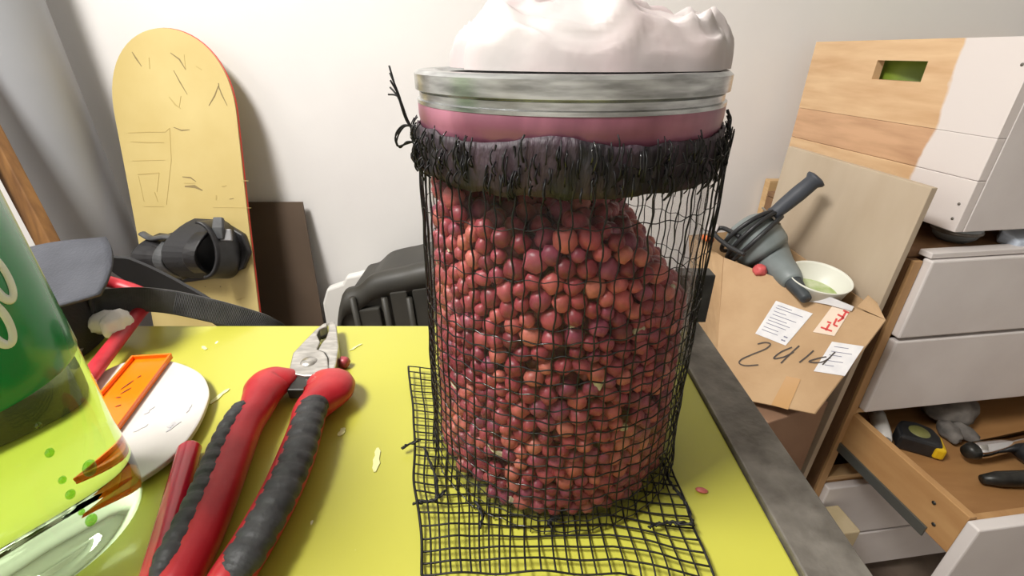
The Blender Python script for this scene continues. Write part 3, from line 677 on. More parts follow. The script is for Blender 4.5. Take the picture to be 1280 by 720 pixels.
for q, wd, m_ in ([(165, 65), (170, 73), (177, 83)], .003, M_mk2), ([(186, 72), (187, 86)], .003, M_mk), ([(213, 66), (224, 74), (232, 87)], .003, M_mk2), ([(232, 87), (230, 68)], .002, M_mk), ([(217, 88), (225, 103), (234, 118)], .0022, M_mk2), ([(211, 121), (219, 131), (226, 136)], .003, M_mk), ([(226, 120), (224, 134)], .002, M_mk), \
    ([(273, 107), (268, 120), (261, 132)], .0025, M_mk2), ([(273, 107), (277, 118), (284, 132)], .0025, M_mk2), ([(273, 104), (274, 112)], .004, M_mk2), ([(217, 159), (227, 163), (237, 162)], .0025, M_mk2), ([(245, 83), (252, 87)], .005, M_mk), \
    ([(160, 166), (185, 165), (207, 165)], .0018, M_mk), ([(163, 177), (185, 178), (205, 178)], .0025, M_mk), ([(165, 201), (206, 200)], .002, M_mk), ([(172, 218), (199, 216)], .004, M_mk), ([(199, 216), (196, 240)], .0015, M_mk), ([(173, 220), (180, 252)], .0015, M_mk), ([(193, 240), (197, 252)], .004, M_mk), ([(180, 258), (205, 258)], .002, M_mk), \
    ([(207, 165), (212, 160), (214, 200), (208, 256)], .0012, M_mk), ([(228, 221), (238, 222), (245, 227)], .003, M_mk2), ([(231, 233), (243, 233), (253, 238)], .006, M_mk2), ([(230, 229), (244, 229)], .004, M_mk), ([(270, 244), (270, 250)], .007, M_mk), ([(287, 249), (292, 248)], .003, M_mk2), ([(266, 259), (314, 260)], .002, M_mk), ([(277, 233), (283, 232)], .005, M_mk), ([(301, 226), (311, 226)], .003, M_mk), \
    ([(256, 358), (257, 359)], .004, M_mk2), ([(275, 358), (276, 359)], .004, M_mk2), ([(296, 375), (306, 372)], .005, M_mk):
    pts_ = [onsb(*p) for p in q]; bm = B()
    ribbon(bm, pts_ if len(pts_) > 1 else pts_*2, (pts_[-1]-pts_[0]).cross(an), [wd*f_ for f_ in np.interp(np.linspace(0, 1, len(pts_)), [0, .5, 1], [.5, 1.1, .4])], .0005); obj('ink_mark', bm, m_, sb)
# binding across the board
def bd(px, py, o_): return onplane(px, py, a_low+an*o_, an)
M_bind = mat('binding_black', srgb(32, 32, 34), .42, col2=srgb(46, 46, 48), scale=40)
M_bgrey = mat('binding_grey', srgb(92, 94, 96), .45, col2=srgb(70, 72, 74), scale=40)
M_foam = mat('binding_foam', srgb(48, 48, 50), .8, bump=.4, bscale=200)
bnd = obj('binding_baseplate', (lambda b: (prism(b, [bd(px, py, 0) for px, py in ((190, 300), (235, 285), (285, 278), (308, 292), (316, 315), (308, 335), (285, 345), (235, 352), (195, 335))], an*.018), b)[1])(B()), M_bind, sb, bevel=.004, label='black snowboard binding')
bm = B()       # heel cup / highback: curved shell on the right
def hb(u, v):
    t = -.5*math.pi+math.pi*u; c = bd(283, 311, 0); w_ = .072*(1-.1*v); l = .046*(1-.15*v)
    return c+ax*(l*math.cos(t))+ay*(w_*math.sin(t))+an*(.012+.085*v)+ay*(.010*v)
grid(bm, hb, 20, 8); o = obj('highback', bm, M_bind, bnd, smooth=True); md = o.modifiers.new('s', 'SOLIDIFY'); md.thickness = .006
bm = B()       # padded ankle strap arching over
def arch(px0, px1, hgt, wid, bm, th, n=14, lean=0):
    A, Bp = bd(*px0, .012), bd(*px1, .012); pts_ = []
    for k in range(n+1):
        t = k/n; pts_.append(A.lerp(Bp, t)+an*(hgt*math.sin(math.pi*t)**.7)+ax*(lean*math.sin(math.pi*t)))
    ribbon(bm, pts_, (1, 0, 0), wid, th)
arch((262, 276), (258, 345), .085, .075, bm, .012, lean=-.01); obj('ankle_strap', bm, M_foam, bnd, smooth=False, bevel=.004)
bm = B(); arch((212, 294), (214, 345), .06, .055, bm, .010, lean=-.02); obj('toe_strap', bm, M_bind, bnd, bevel=.004)
bm = B(); arch((232, 288), (232, 347), .075, .022, bm, .006, lean=-.012); obj('ladder_strap', bm, M_bgrey, bnd, bevel=.002)
bm = B(); arch((275, 276), (268, 345), .094, .028, bm, .006, lean=-.004); obj('strap_ladder', bm, M_bind, bnd, bevel=.002)
c = bd(275, 284, .075); bm = B(); ribbon(bm, [c+ay*.022, c+an*.006, c-ay*.026+an*.004], (1, 0, 0), [.02, .024, .018], .012); obj('buckle', bm, M_bgrey, bnd, bevel=.003, label='grey ratchet buckle')
c = bd(284, 293, .07); bm = B(); ribbon(bm, [c+ay*.012, c-ay*.014+an*.006], (1, .2, 0), [.02, .026], .008); obj('buckle_lever', bm, mat('lever_pale', srgb(140, 140, 142), .35, metal=.4), bnd, bevel=.002)
c = bd(196, 310, .03); bm = B(); tube(bm, spline([bd(178, 292, .03), bd(190, 298, .05), bd(210, 296, .075), bd(232, 304, .082)], 6), .009, 10, flat=.6); obj('toe_cap', bm, M_bgrey, bnd, smooth=True)
bm = B(); tube(bm, spline([bd(176, 318, .012), bd(188, 306, .04), bd(206, 312, .06), bd(222, 330, .06), bd(232, 345, .03)], 6), .012, 10, flat=.6); obj('toe_ramp', bm, M_bind, bnd, smooth=True)

# black tub with swooping rim, bright white sheet behind it
M_tub = mat('dark_grey_tub', srgb(64, 62, 56), .5, col2=srgb(52, 51, 47), scale=10)
tub = root('black_tub', (-.14, .97, 0), 'dark grey moulded plastic tub with swooping rim between hardboard and jar', 'tub')
rim = [(424, 404), (425, 384), (430, 365), (447, 359), (462, 346), (480, 340), (505, 335), (524, 330), (560, 326), (600, 326), (640, 330)]
rp = [atY(px, py, .93+.0006*max(0, px-460)*0) for px, py in rim]
rs = spline(rp, 4)
bm = B(); V_ = []
for p in rs:
    V_.append([bm.verts.new(p+Vector((0, .015, 0))), bm.verts.new(p), bm.verts.new(p+Vector((0, -.02, -.012))), bm.verts.new(p+Vector((0, -.024, -.05)))])
for A_, B_ in zip(V_, V_[1:]):
    for k in range(3): bm.faces.new((A_[k], B_[k], B_[k+1], A_[k+1]))
o = obj('rim', bm, M_tub, tub, smooth=True); md = o.modifiers.new('s', 'SOLIDIFY'); md.thickness = .004
bm = B(); prism(bm, [p+Vector((0, -.012, -.02)) for p in rs]+[Vector((rs[-1].x, .918, .0)), Vector((rs[0].x+.03, .918, .0))], Vector((0, .20, 0))); obj('tub_body', bm, M_tub, tub)
M_tubd = M_tub
for (x0, x1, y0) in ((486, 508, 366), (514, 535, 362), (446, 474, 388)):
    a_, b_ = atY(x0, y0, .905), atY(x1, y0-3, .905)
    bm = B(); prism(bm, [a_, b_, Vector((b_.x+.01, .905, a_.z-.25)), Vector((a_.x+.012, .905, a_.z-.25))], Vector((0, .02, 0))); obj('recessed_panel', bm, M_tubd, tub, bevel=.004)
for x0 in (440, 480, 511):
    a_ = atY(x0, 372, .903); bm = B(); tube(bm, [a_, a_+Vector((.012, 0, -.25))], .007, 8); obj('rib', bm, M_tub, tub, smooth=True)
bm = B(); q = [(404, 430), (403, 380), (408, 362), (428, 355), (432, 347), (446, 344), (460, 340), (470, 346), (470, 430)]
prism(bm, [atY(px, py, 1.14) for px, py in q], Vector((0, .03, 0)))
ws = obj('white_foam_block', bm, mat('white_foam', srgb(236, 234, 229), .6), label='white foam packing piece standing behind the dark tub', cat='foam', bevel=.006)
for v in ws.data.vertices:
    if v.co.z < .08: v.co.z = -ws.location.z
# ------------------------------------------------------------------ right side: dresser
yaw = math.atan2(.132, .991); DX = Vector((math.cos(yaw), math.sin(yaw), 0)); DY = Vector((-math.sin(yaw), math.cos(yaw), 0)); D0 = Vector((.697, .72, 0))
TD = lambda v: D0+DX*v.x+DY*v.y+Vector((0, 0, v.z))
M_wpaint = mat('white_painted_wood', srgb(226, 220, 217), .5, col2=srgb(218, 211, 208), scale=8, bump=.15, bscale=60)
M_carc = mat('carcass_brown', srgb(140, 106, 74), .65, col2=srgb(122, 90, 62), scale=9, stretch=(5, 5, 1))
M_pine = mat('pine', srgb(222, 188, 140), .55, col2=srgb(208, 170, 120), scale=10, stretch=(1.2, 1.2, 12))
M_ply = mat('drawer_ply', srgb(190, 148, 98), .6, col2=srgb(176, 132, 84), scale=8, stretch=(4, 1, 4))
dr = root('dresser', TD(Vector((.4, .2, 0))), 'white fronted wooden dresser with one drawer pulled open', 'dresser')
DW = .85; DD = .40
def dbox(name, m_, a, par=dr, bev=.0015, label=None):
    bm = B(); box(bm, *a, T=TD); return obj(name, bm, m_, par, bevel=bev, label=label)
dbox('side_panel', M_carc, (-.018, 0, .004, DD, 0, .905)); dbox('side_panel', M_carc, (DW, DW+.018, .004, DD, 0, .905))
dbox('side_edge_strip', mat('edge_strip_wood', srgb(186, 146, 100), .6), (-.018, -.001, -.004, .0035, .0, .905))
dbox('back_panel', M_carc, (0, DW, DD-.012, DD, 0, .90)); dbox('bottom_panel', M_carc, (0, DW, .01, DD-.013, .03, .05))
dbox('top_panel', M_carc, (-.018, DW+.018, .012, DD, .906, .917))
dbox('top_front_rail', M_wpaint, (-.0, DW, -.012, .011, .912, .922))
for z0, z1 in ((.757, .910), (.583, .750)):
    d_ = dbox('drawer_front', M_wpaint, (0, DW, -.018, .0, z0, z1), bev=.003)
for z_ in (.572, .375): dbox('rail', M_pine, (0, DW, .0, .03, z_-.006, z_+.006))
dbox('drawer_front', M_wpaint, (0, DW, -.016, .002, .19, .362), bev=.003)
dbox('drawer_top_edge', M_ply, (0, DW, .003, .02, .352, .366))
dbox('drawer_front', M_wpaint, (0, DW, -.016, .002, .05, .183), bev=.003)
# pulled out drawer
od = dbox('open_drawer_floor', mat('drawer_floor', srgb(172, 128, 80), .6, col2=srgb(160, 116, 70), scale=9, stretch=(1, 4, 1)), (.012, DW-.012, -.235, .36, .485, .491), label='brown plywood floor of the open drawer')
dbox('open_drawer_side', M_ply, (-.006, .008, -.238, .36, .478, .566), od); dbox('open_drawer_side', M_ply, (DW-.02, DW-.006, -.238, .36, .478, .566), od)
dbox('open_drawer_back', M_ply, (.009, DW-.02, .345, .36, .492, .56), od)
dbox('open_drawer_inner_front', M_ply, (.009, DW-.021, -.238, -.226, .478, .556), od)
dbox('open_drawer_front', M_wpaint, (-.01, DW+.01, -.258, -.239, .40, .562), od, .003)
dbox('drawer_runner', mat('runner_steel', srgb(120, 124, 120), .4, metal=.7), (-.010, -.0065, -.2, .30, .468, .49), od, .0005)
for (yy, zz_) in ((-.19, .54), (-.205, .505)):
    c = TD(Vector((-.0075, yy, zz_))); bm = B(); lathe(bm, [(0, .0015), (.003, .001), (.0035, 0)], c, 12, DX.to_track_quat('-Z', 'Y').to_matrix()); obj('screw', bm, M_iron_dark, od, smooth=True)
# pale block on the floor ledge below
c = TD(Vector((.03, -.06, 0)))
bm = B(); box(bm, -.035, .03, -.09, -.025, .0, .318, T=lambda v: TD(v)); obj('timber_offcut', bm, mat('pale_offcut', srgb(206, 188, 152), .7, col2=srgb(190, 172, 134), scale=20), label='pale timber offcut standing in front of the lowest dresser drawer', cat='timber', bevel=.003)
# things in the drawer
ZD = .4915
tm = root('tape_measure', TD(Vector((.135, -.035, ZD))), 'black and yellow tape measure lying in the open drawer', 'tape measure')
def TM(v): a_ = .6; return TD(Vector((.135+v.x*math.cos(a_)+v.y*math.sin(a_), -.03-v.x*math.sin(a_)*1+v.y*math.cos(a_), ZD+v.z)))
bm = B(); prism(bm, [TM(Vector((x, y, 0))) for x, y in ((-.036, -.030), (.034, -.030), (.036, 0), (.028, .026), (0, .034), (-.026, .028), (-.036, .005))], Vector((0, 0, .036))); obj('case', bm, M_black, tm, bevel=.006)
bm = B(); box(bm, .022, .041, -.034, .012, .004, .030, T=TM); obj('yellow_bumper', bm, mat('yellow_plastic', srgb(226, 186, 30), .4), tm, bevel=.005)
bm = B(); lathe(bm, [(0, .0385), (.016, .038), (.018, .036)], TM(Vector((0, 0, 0))), 24); obj('olive_badge', bm, mat('olive_badge', srgb(116, 116, 66), .5), tm, smooth=True)
bm = B(); a_, b_ = TD(Vector((.070, -.025, ZD+.016))), TD(Vector((.115, .045, ZD+.016))); tt = root('glue_tube', a_-Vector((0, 0, .016)), 'small white tube lying in the drawer beside the tape measure', 'tube')
tube(bm, [a_.lerp(b_, k/4) for k in range(5)], [.011, .015, .0155, .0155, .0155], 16); obj('tube_body', bm, M_white_plastic, tt, smooth=True)
d = (a_-b_).normalized(); bm = B(); tube(bm, [a_+d*.0003, a_+d*.012], [.009, .008], 14); obj('tube_cap', bm, mat('grey_cap', srgb(150, 146, 140), .4), tt, smooth=True)
# heavy drill-like tool at the drawer's right
dt = root('hand_drill', TD(Vector((.26, -.08, ZD))), 'dark metal hand tool with chrome cylinder lying in the open drawer', 'tool')
M_chrome = mat('chrome', srgb(220, 220, 222), .08, metal=1)
def seg(name, pts_, r_, m_, par, n=18): bm = B(); tube(bm, [TD(Vector(p)) for p in pts_], r_, n); return obj(name, bm, m_, par, smooth=True)
seg('chrome_cylinder', [(.20, -.085, ZD+.032), (.22, -.085, ZD+.032), (.34, -.075, ZD+.034)], [.015, .017, .017], M_chrome, dt)
seg('chuck', [(.183, -.086, ZD+.031), (.199, -.086, ZD+.032)], [.012, .017], M_iron_dark, dt)
seg('housing', [(.17, -.135, ZD+.014), (.20, -.14, ZD+.016), (.27, -.15, ZD+.017), (.36, -.15, ZD+.017)], [.008, .014, .016, .016], M_iron_dark, dt)
seg('grip', [(.30, -.075, ZD+.03), (.31, -.12, ZD+.022), (.315, -.17, ZD+.02)], [.016, .018, .015], M_black, dt)
gl = root('work_glove', TD(Vector((.27, .02, ZD))), 'grey crumpled work glove in the drawer behind the chrome tool', 'glove')
bm = B(); blob(bm, TD(Vector((.27, .03, ZD+.033))), .06, .045, .032, .3, 3); blob(bm, TD(Vector((.225, -.02, ZD+.016))), .018, .032, .015, -.2, 6); blob(bm, TD(Vector((.255, -.025, ZD+.016))), .014, .032, .015, .1, 9)
obj('glove_body', bm, mat('grey_glove', srgb(128, 122, 116), .85, col2=srgb(90, 86, 82), scale=30, bump=.5, bscale=100), gl, smooth=True)

# ------------------------------------------------------------------ wooden crate on the dresser
C0 = Vector((.732, .722, 0)); TC = lambda v: C0+DX*v.x+DY*v.y+Vector((0, 0, v.z))
CZ0, CZ1, CDp, CW = .954, 1.240, .44, .50
def crate_mat(nm='half_painted_pine', c1=(206, 166, 124), c2=(226, 192, 150)):
    m = bpy.data.materials.new(nm); m.use_nodes = True; nt = m.node_tree; b = nt.nodes['Principled BSDF']; b.inputs['Roughness'].default_value = .5
    g = nt.nodes.new('ShaderNodeNewGeometry')
    mp = nt.nodes.new('ShaderNodeMapping'); mp.inputs['Scale'].default_value = (3, 3, 22); nt.links.new(g.outputs['Position'], mp.inputs[0])
    n = nt.nodes.new('ShaderNodeTexNoise'); n.inputs['Scale'].default_value = 2.2; n.inputs['Detail'].default_value = 5; nt.links.new(mp.outputs[0], n.inputs['Vector'])
    r = nt.nodes.new('ShaderNodeValToRGB'); r.color_ramp.elements[0].color = srgb(*c1); r.color_ramp.elements[1].color = srgb(*c2); r.color_ramp.elements[0].position = .3; r.color_ramp.elements[1].position = .62
    nt.links.new(n.outputs[0], r.inputs[0])
    # brushed-on white primer over the front part of the side: edge wavers
    s = nt.nodes.new('ShaderNodeSeparateXYZ'); nt.links.new(g.outputs['Position'], s.inputs[0])
    n2 = nt.nodes.new('ShaderNodeTexNoise'); n2.inputs['Scale'].default_value = 9; n2.inputs['Detail'].default_value = 4; nt.links.new(g.outputs['Position'], n2.inputs['Vector'])
    a = nt.nodes.new('ShaderNodeMath'); a.operation = 'MULTIPLY_ADD'; nt.links.new(n2.outputs[0], a.inputs[0]); a.inputs[1].default_value = .05; nt.links.new(s.outputs['Y'], a.inputs[2])
    mr = nt.nodes.new('ShaderNodeMapRange'); mr.inputs['From Min'].default_value = .848; mr.inputs['From Max'].default_value = .853; nt.links.new(a.outputs[0], mr.inputs['Value'])
    mx = nt.nodes.new('ShaderNodeMix'); mx.data_type = 'RGBA'; nt.links.new(mr.outputs[0], mx.inputs['Factor']); mx.inputs[6].default_value = srgb(226, 218, 214); nt.links.new(r.outputs[0], mx.inputs[7])
    nt.links.new(mx.outputs[2], b.inputs['Base Color']); return m
M_crate = crate_mat(); M_crate2 = crate_mat('half_painted_red_pine', (184, 142, 108), (214, 172, 134))
cr = root('wooden_crate', TC(Vector((CW/2, CDp/2, CZ0))), 'half white painted pine crate with hand hole standing above the dresser', 'crate')
def cbox(name, m_, a, par=cr, bev=.0012, label=None):
    bm = B(); box(bm, *a, T=TC); return obj(name, bm, m_, par, bevel=bev, label=label)
th = .016; zA, zB = .954+.085, .954+.150
cbox('side_board', M_crate, (0, th, 0, CDp, CZ0, zA-.0006)); cbox('side_board', M_crate2, (0, th, 0, CDp, zA, zB-.0006))
# top board with the hand hole cut through
hy0, hy1, hz0, hz1 = .158, .262, CZ0+.219, CZ0+.252
bm = B()
for a in ((0, th, 0, hy0, zB, CZ1), (0, th, hy1, CDp, zB, CZ1), (0, th, hy0, hy1, zB, hz0), (0, th, hy0, hy1, hz1, CZ1)): box(bm, *a, T=TC)
bmesh.ops.remove_doubles(bm, verts=bm.verts, dist=1e-5)
obj('side_board', bm, M_crate, cr, label='pine board with oval hand hole')
cbox('front_panel', M_wpaint, (.0165, CW, -.001, .015, CZ0, CZ1), label='white painted front panel')
cbox('back_panel', M_crate, (th, CW, CDp-.015, CDp, CZ0, CZ1)); cbox('side_board', M_wpaint, (CW, CW+th, 0, CDp, CZ0, CZ1)); cbox('floor_board', M_pine, (th+.001, CW-.001, .016, CDp-.016, CZ0+.004, CZ0+.014))
for (yy, zz_) in ((.012, CZ0+.25), (.012, CZ0+.02), (.012, CZ0+.045)):
    c = TC(Vector((-.0003, yy, zz_))); bm = B(); lathe(bm, [(0, .0012), (.002, .0008), (.0025, 0)], c, 10, DX.to_track_quat('-Z', 'Y').to_matrix()); obj('screw', bm, M_iron, cr, smooth=True)
gb = root('green_canister', TC(Vector((.150, .27, CZ0+.0142))), 'moss green canister inside the crate seen through the hand hole', 'canister')
bm = B(); lathe(bm, [(0, 0), (.115, 0), (.12, .006), (.12, .245), (.115, .252), (0, .255)], TC(Vector((.150, .27, CZ0+.0142))), 40); obj('canister_body', bm, mat('moss_green', srgb(128, 150, 46), .5, col2=srgb(108, 130, 36), scale=20), gb, smooth=True)
bm = B(); lathe(bm, [(.1205, .10), (.1225, .103), (.1225, .107), (.1205, .11)], TC(Vector((.150, .27, CZ0+.0142))), 40); obj('hoop', bm, mat('moss_green_dark', srgb(90, 110, 30), .5), gb, smooth=True)
# what the crate stands on
M_bat = mat('batten_wood', srgb(120, 96, 72), .7)
for i, yy in enumerate((.22, .38)):
    bm = B(); box(bm, .02, CW-.02, yy, yy+.035, .9172, CZ0-.0002, T=TC); obj('batten', bm, M_bat, label='brown timber batten under the wooden crate', cat='batten', group='battens under the crate', bevel=.002)
c = TC(Vector((.075, .055, .9172))); gk = root('grey_pot', c, 'small rounded grey metal pot wedged under the crate corner', 'pot')
bm = B(); lathe(bm, [(0, .0), (.022, .0), (.031, .008), (.036, .02), (.0345, .030), (.030, .0345), (0, .0355)], c, 32); obj('pot_body', bm, mat('grey_pot_metal', srgb(132, 138, 140), .35, metal=.3), gk, smooth=True)
bm = B(); lathe(bm, [(.0352, .016), (.0372, .018), (.0372, .021), (.0352, .023)], c, 32); obj('pot_band', bm, M_iron, gk, smooth=True)
bm = B(); c = TC(Vector((.0, 0, 0)))
q = [(.135, .03), (.16, .05), (.2, .052), (.28, .045), (.33, .04), (.33, .0), (.2, -.005), (.14, .0)]
prism(bm, [TC(Vector((x, y, .9172))) for x, y in q], [Vector((0, 0, .012+.014*(y > .02))) for x, y in q]); obj('folded_cloth', bm, mat('pale_blue_cloth', srgb(186, 196, 210), .7, bump=.4, bscale=80), label='pale blue folded cloth under the crate front', cat='cloth', bevel=.004)

# plywood sheet leaning against the dresser side
M_plyw = mat('grey_plywood', srgb(196, 180, 158), .65, col2=srgb(182, 164, 140), scale=5, stretch=(2, 2, .7))
A0, A1 = atY(1165, 235, .70), atY(989, 178, 1.03); A1 = Vector((A0.x-.132*.335, A0.y+.991*.335, A0.z+.004))
low = Vector((-.035, 0, 0))
bl0 = Vector((A0.x-.03, A0.y-.0, 0)); bl1 = Vector((A1.x-.03, A1.y, 0)); tv = DX*.011
bm = B(); hexa(bm, [bl0, bl0+tv, bl1+tv, bl1, A0, A0+tv, A1+tv, A1]); obj('plywood_sheet', bm, M_plyw, label='bare grey plywood sheet leaning against the dresser side behind the carton', cat='plywood', bevel=.001)
# pine batten standing behind
a_ = atY(968, 232, 1.19); bm = B(); box(bm, a_.x-.014, a_.x+.028, 1.19, 1.215, 0, atY(975, 226, 1.19).z); obj('pine_batten', bm, M_pine, label='pale pine batten standing upright behind the grinder', cat='batten', bevel=.001)

# ------------------------------------------------------------------ cardboard carton with grinder and cup
cTL, cTR, cBR = atY(905, 322, .85), atY(1107, 400, .655), atY(1018, 517, .60)
nC = (cTR-cTL).cross(cBR-cTL).normalized()
if nC.y > 0: nC = -nC
cBL = onplane(893, 492, cTL, nC)
kL, kB = atY(862, 294, .96), Vector((.57, 1.0, .86))
kR = Vector((cTR.x+.004, cTR.y+.05, cTR.z+.004))
dz = Vector((0, 0, -1))
zbot = min(cBL.z, cBR.z)-.0
lB = Vector((kL.x+.02, kL.y-.06, zbot+.02)); bB = Vector((kB.x-.01, kB.y-.04, zbot+.02)); rB = Vector((cBR.x+.06, cBR.y+.08, zbot+.03))
ct = root('cardboard_carton', (cBR+cBL)/2, 'brown cardboard carton with paper labels and black marker writing', 'carton')
def sheet(name, pts_, m_=M_card, th_=.003, nu=6, nv=6, wob=.002, par=ct):
    a, b, c_, d_ = [Vector(p) for p in pts_]; bm = B()
    def fn(u, v):
        p = a.lerp(b, u).lerp(d_.lerp(c_, u), v); return p+Vector((nz(p, 14), nz(p+Vector((5, 0, 0)), 14), 0))*wob
    grid(bm, fn, nu, nv); o = obj(name, bm, m_, par); md = o.modifiers.new('s', 'SOLIDIFY'); md.thickness = th_; md.offset = 0; return o
sheet('front_face', (cTL, cTR, cBR, cBL), wob=0); sheet('left_face', (kL, cTL, cBL, lB)); sheet('back_face', (kB, kL, lB, bB)); sheet('right_face', (cTR, kR, rB, cBR), wob=0); sheet('rear_right_face', (kR, kB, bB, rB)); sheet('bottom_face', (cBL, cBR, bB, lB), M_card_in, wob=0)
midz = .775
def lev(p, q): t = (p.z-midz)/(p.z-q.z); return p.lerp(q, t)
fl_ = [lev(cTL, cBL), lev(cTR, cBR), lev(kB, bB), lev(kL, lB)]
sheet('inner_flap', fl_, M_card_in, wob=0)
# torn flap at the right of the rim
f0, f1 = cTL.lerp(cTR, .86), cTR
sheet('torn_flap', (f0+Vector((.004, .01, .0)), f1, f1+Vector((.0, .03, .016)), f0+Vector((.016, .012, .022))), M_card, wob=.001)
onC = lambda px, py, o_=.0022: onplane(px, py, cTL+nC*o_, nC)
def decal(name, px, m_, o_=.0022, t_=.0005, par=ct, label=None):
    bm = B(); prism(bm, [onC(x, y, o_) for x, y in px], nC*t_); return obj(name, bm, m_, par, label=label)
l1 = decal('paper_label', [(970, 376), (1016, 392), (982, 432), (944, 417)], M_paper, label='white printed paper label')
l2 = decal('paper_label', [(1040, 427), (1080, 433), (1056, 470), (1017, 464)], M_paper)
st_ = decal('red_sticker', [(1040, 383), (1063, 388), (1043, 420), (1016, 415)], mat('pale_sticker', srgb(226, 206, 186), .6), label='pale sticker with red lettering')
decal('packing_tape', [(983, 470), (1001, 474), (985, 512), (964, 506)], mat('brown_tape', srgb(184, 140, 84), .3))
def ink(px, wd, m_, par, o_=.0029):
    P_ = spline([onC(x, y, o_) for x, y in px], 5) if len(px) > 2 else [onC(x, y, o_) for x, y in px]
    fr_ = frames(P_); side = [t_.cross(nC) for (p, t_, a, b) in fr_]
    bm = B(); ribbon(bm, P_, side, wd, .0004); return obj('print_stroke', bm, m_, par)
def lerp2(q, u, v):
    a, b, c_, d_ = q; return ((a[0]*(1-u)+b[0]*u)*(1-v)+(d_[0]*(1-u)+c_[0]*u)*v, (a[1]*(1-u)+b[1]*u)*(1-v)+(d_[1]*(1-u)+c_[1]*u)*v)
q1_ = [(970, 376), (1016, 392), (982, 432), (944, 417)]; q2_ = [(1040, 427), (1080, 433), (1056, 470), (1017, 464)]
for (v, u0, u1) in ((.10, .1, .5), (.17, .1, .85), (.27, .1, .45), (.36, .12, .8), (.46, .1, .6), (.54, .1, .75), (.63, .1, .7), (.74, .1, .55), (.83, .1, .6)): ink([lerp2(q1_, u0, v), lerp2(q1_, u1, v)], .0011, M_print, l1)
for (u, v) in ((.8, .8), (.86, .8), (.8, .9), (.87, .9)): ink([lerp2(q1_, u-.03, v), lerp2(q1_, u+.03, v)], .0022, M_print, l1)
for (v, u0, u1) in ((.14, .15, .6), (.3, .15, .8), (.42, .15, .55), (.6, .2, .7), (.75, .2, .5)): ink([lerp2(q2_, u0, v), lerp2(q2_, u1, v)], .0010, M_print, l2)
# red lettering on the sticker
for s_ in ([(1054, 388), (1061, 391)], [(1058, 389), (1052, 399)], [(1047, 393), (1055, 397)], [(1055, 397), (1047, 402)], [(1046, 398), (1042, 406)], [(1042, 406), (1047, 408)], [(1037, 405), (1032, 413)], [(1026, 409), (1040, 414)], [(1034, 402), (1039, 404)]): ink(s_, .0030, M_redprint, st_)
# hand-written number 2414
for s_ in ([(947, 430), (956, 428), (963, 430), (957, 436), (940, 443), (927, 449), (924, 454), (932, 457), (948, 456)], [(990, 434), (976, 440), (967, 448), (980, 446), (992, 440)], [(999, 432), (988, 442), (976, 454)], [(1017, 438), (1008, 446), (999, 453)], [(1033, 446), (1022, 448), (1011, 452), (1026, 453), (1038, 447)], [(1044, 440), (1036, 448), (1028, 456)]): ink(s_, .0022, M_marker, ct)
# support under the carton
smin = min(p.z for p in (cBL, cBR, bB, lB))
bm = B(); Tt = lambda v: Vector((.465, .78, 0))+Matrix.Rotation(-1.2, 3, 'Z')@v
box(bm, -.15, .15, -.075, .075, 0, smin-.004, T=Tt); obj('brown_box', bm, mat('brown_box_board', srgb(146, 114, 90), .7, col2=srgb(134, 102, 80), scale=10), label='plain brown box on the floor under the labelled carton', cat='box', bevel=.003)

# angle grinder
gr = root('angle_grinder', atY(950, 300, .86)-Vector((0, 0, .06)), 'grey angle grinder with black side handle and coiled cable on the carton', 'grinder')
M_gb = mat('grinder_grey', srgb(132, 140, 140), .45, col2=srgb(116, 124, 124), scale=20); M_gd = mat('grinder_dark', srgb(52, 58, 62), .5, col2=srgb(64, 70, 74), scale=20)
h0, h1, h2, h3 = atY(925, 278, .90), atY(962, 322, .845), atY(985, 345, .775), atY(1008, 374, .712)
pth = [h0, h0.lerp(h1, .15), h0.lerp(h1, .45), h0.lerp(h1, .8), h1, h1.lerp(h2, .5), h2, h2.lerp(h3, .3)]
bm = B(); tube(bm, spline(pth, 3), [float(x) for x in np.interp(np.linspace(0, 7, 22), range(8), [.022, .046, .054, .050, .040, .029, .023, .017])], 24); obj('motor_body', bm, M_gb, gr, smooth=True)
bm = B(); tube(bm, spline([h2.lerp(h3, .1), h2.lerp(h3, .35), h2.lerp(h3, .7), h3], 4), [float(x) for x in np.interp(np.linspace(0, 3, 13), range(4), [.0165, .015, .0115, .009])], 16); obj('tail_grip', bm, M_gd, gr, smooth=True)
c = atY(978, 333, .80); dB = (h2-h1).normalized()
bm = B(); blob(bm, atY(950, 338, .80), .012, .012, .012, 0, 2); obj('switch', bm, mat('pink_red_switch', srgb(206, 92, 92), .5), gr, smooth=True, label='pink red switch')
s0, s1 = atY(964, 270, .87), atY(1021, 223, .86); sd = (s1-s0)
bm = B(); tube(bm, [s0+sd*t for t in (0, .06, .1, .3, .6, .9, .96, 1.0, 1.03)], [.010, .015, .013, .0145, .0155, .0145, .019, .019, .012], 18); obj('side_handle', bm, mat('handle_grey', srgb(62, 66, 74), .55), gr, smooth=True, label='dark grey side handle')
bm = B(); tube(bm, [s0-sd*.02, s0+sd*.02], [.024, .024], 20); obj('handle_flange', bm, mat('flange_brown', srgb(120, 112, 100), .5), gr, smooth=True)
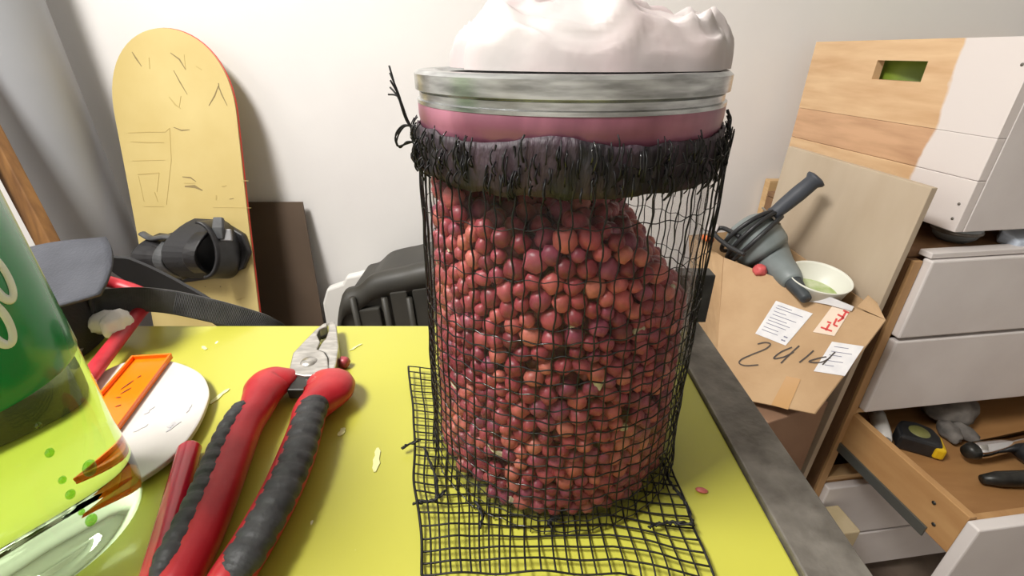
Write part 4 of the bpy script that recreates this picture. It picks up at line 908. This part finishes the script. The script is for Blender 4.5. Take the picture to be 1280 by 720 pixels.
bm = B(); tube(bm, [s0-sd*.02, s0-sd*.35], .008, 12); obj('handle_stud', bm, M_steel, gr, smooth=True)
ad = (h1-h0).normalized(); e1 = ad.orthogonal().normalized(); e2 = ad.cross(e1)
bm = B()
for k in range(3):
    cc = h0.lerp(h1, .28+.12*k); rr_ = .059+.002*k
    tube(bm, [cc+e1*(rr_*math.cos(t))+e2*(rr_*math.sin(t))+ad*(.010*math.sin(t+k)) for t in [2*math.pi*i/36 for i in range(36)]], .0045, 8, closed=True)
tube(bm, spline([atY(930, 318, .80), atY(908, 306, .84), atY(893, 292, .88), atY(903, 285, .89), atY(925, 296, .84)], 8), .0045, 8)
obj('cable_coil', bm, M_black, gr, smooth=True, label='black coiled cable')
bm = B(); tube(bm, [atY(886, 285, .90), atY(897, 288, .89)], .012, 10); obj('plug', bm, mat('pale_plug', srgb(214, 206, 204), .5), gr, smooth=True)
g0 = atY(890, 301, .86); bm = B(); tube(bm, [atY(878, 296, .88), g0], [.005, .007], 8); obj('orange_tip', bm, mat('orange_plastic', srgb(226, 112, 52), .4), gr, smooth=True)
# white cup with green liquid
cc = atY(1025, 346, .755); tilt = Matrix.Rotation(.17, 3, 'X')
cu = root('white_cup', cc-Vector((0, 0, .055)), 'white plastic cup with green dregs standing in the carton', 'cup')
Mx = tilt
bm = B(); lathe(bm, [(0, -.055), (.040, -.055), (.0515, -.003), (.0535, 0), (.052, .001), (.0495, -.003), (.0385, -.052), (0, -.052)], cc, 48, Mx); obj('cup_wall', bm, mat('cup_white', srgb(226, 226, 214), .4), cu, smooth=True)
bm = B(); lathe(bm, [(0, -.034), (.043, -.034)], cc, 40, Mx); obj('green_dregs', bm, mat('pale_green', srgb(200, 208, 170), .3, col2=srgb(150, 172, 96), scale=40), cu, smooth=True)
# white paper strip on the rim
bm = B(); a_, b_ = onC(1006, 371, .004), onC(1066, 386, .006); ribbon(bm, [a_, a_.lerp(b_, .5)+Vector((0, 0, .004)), b_], (-.1, .3, 1), [.012, .014, .008], .003); obj('paper_strip', bm, M_paper, label='white paper strip lying on the carton rim below the cup', cat='paper')
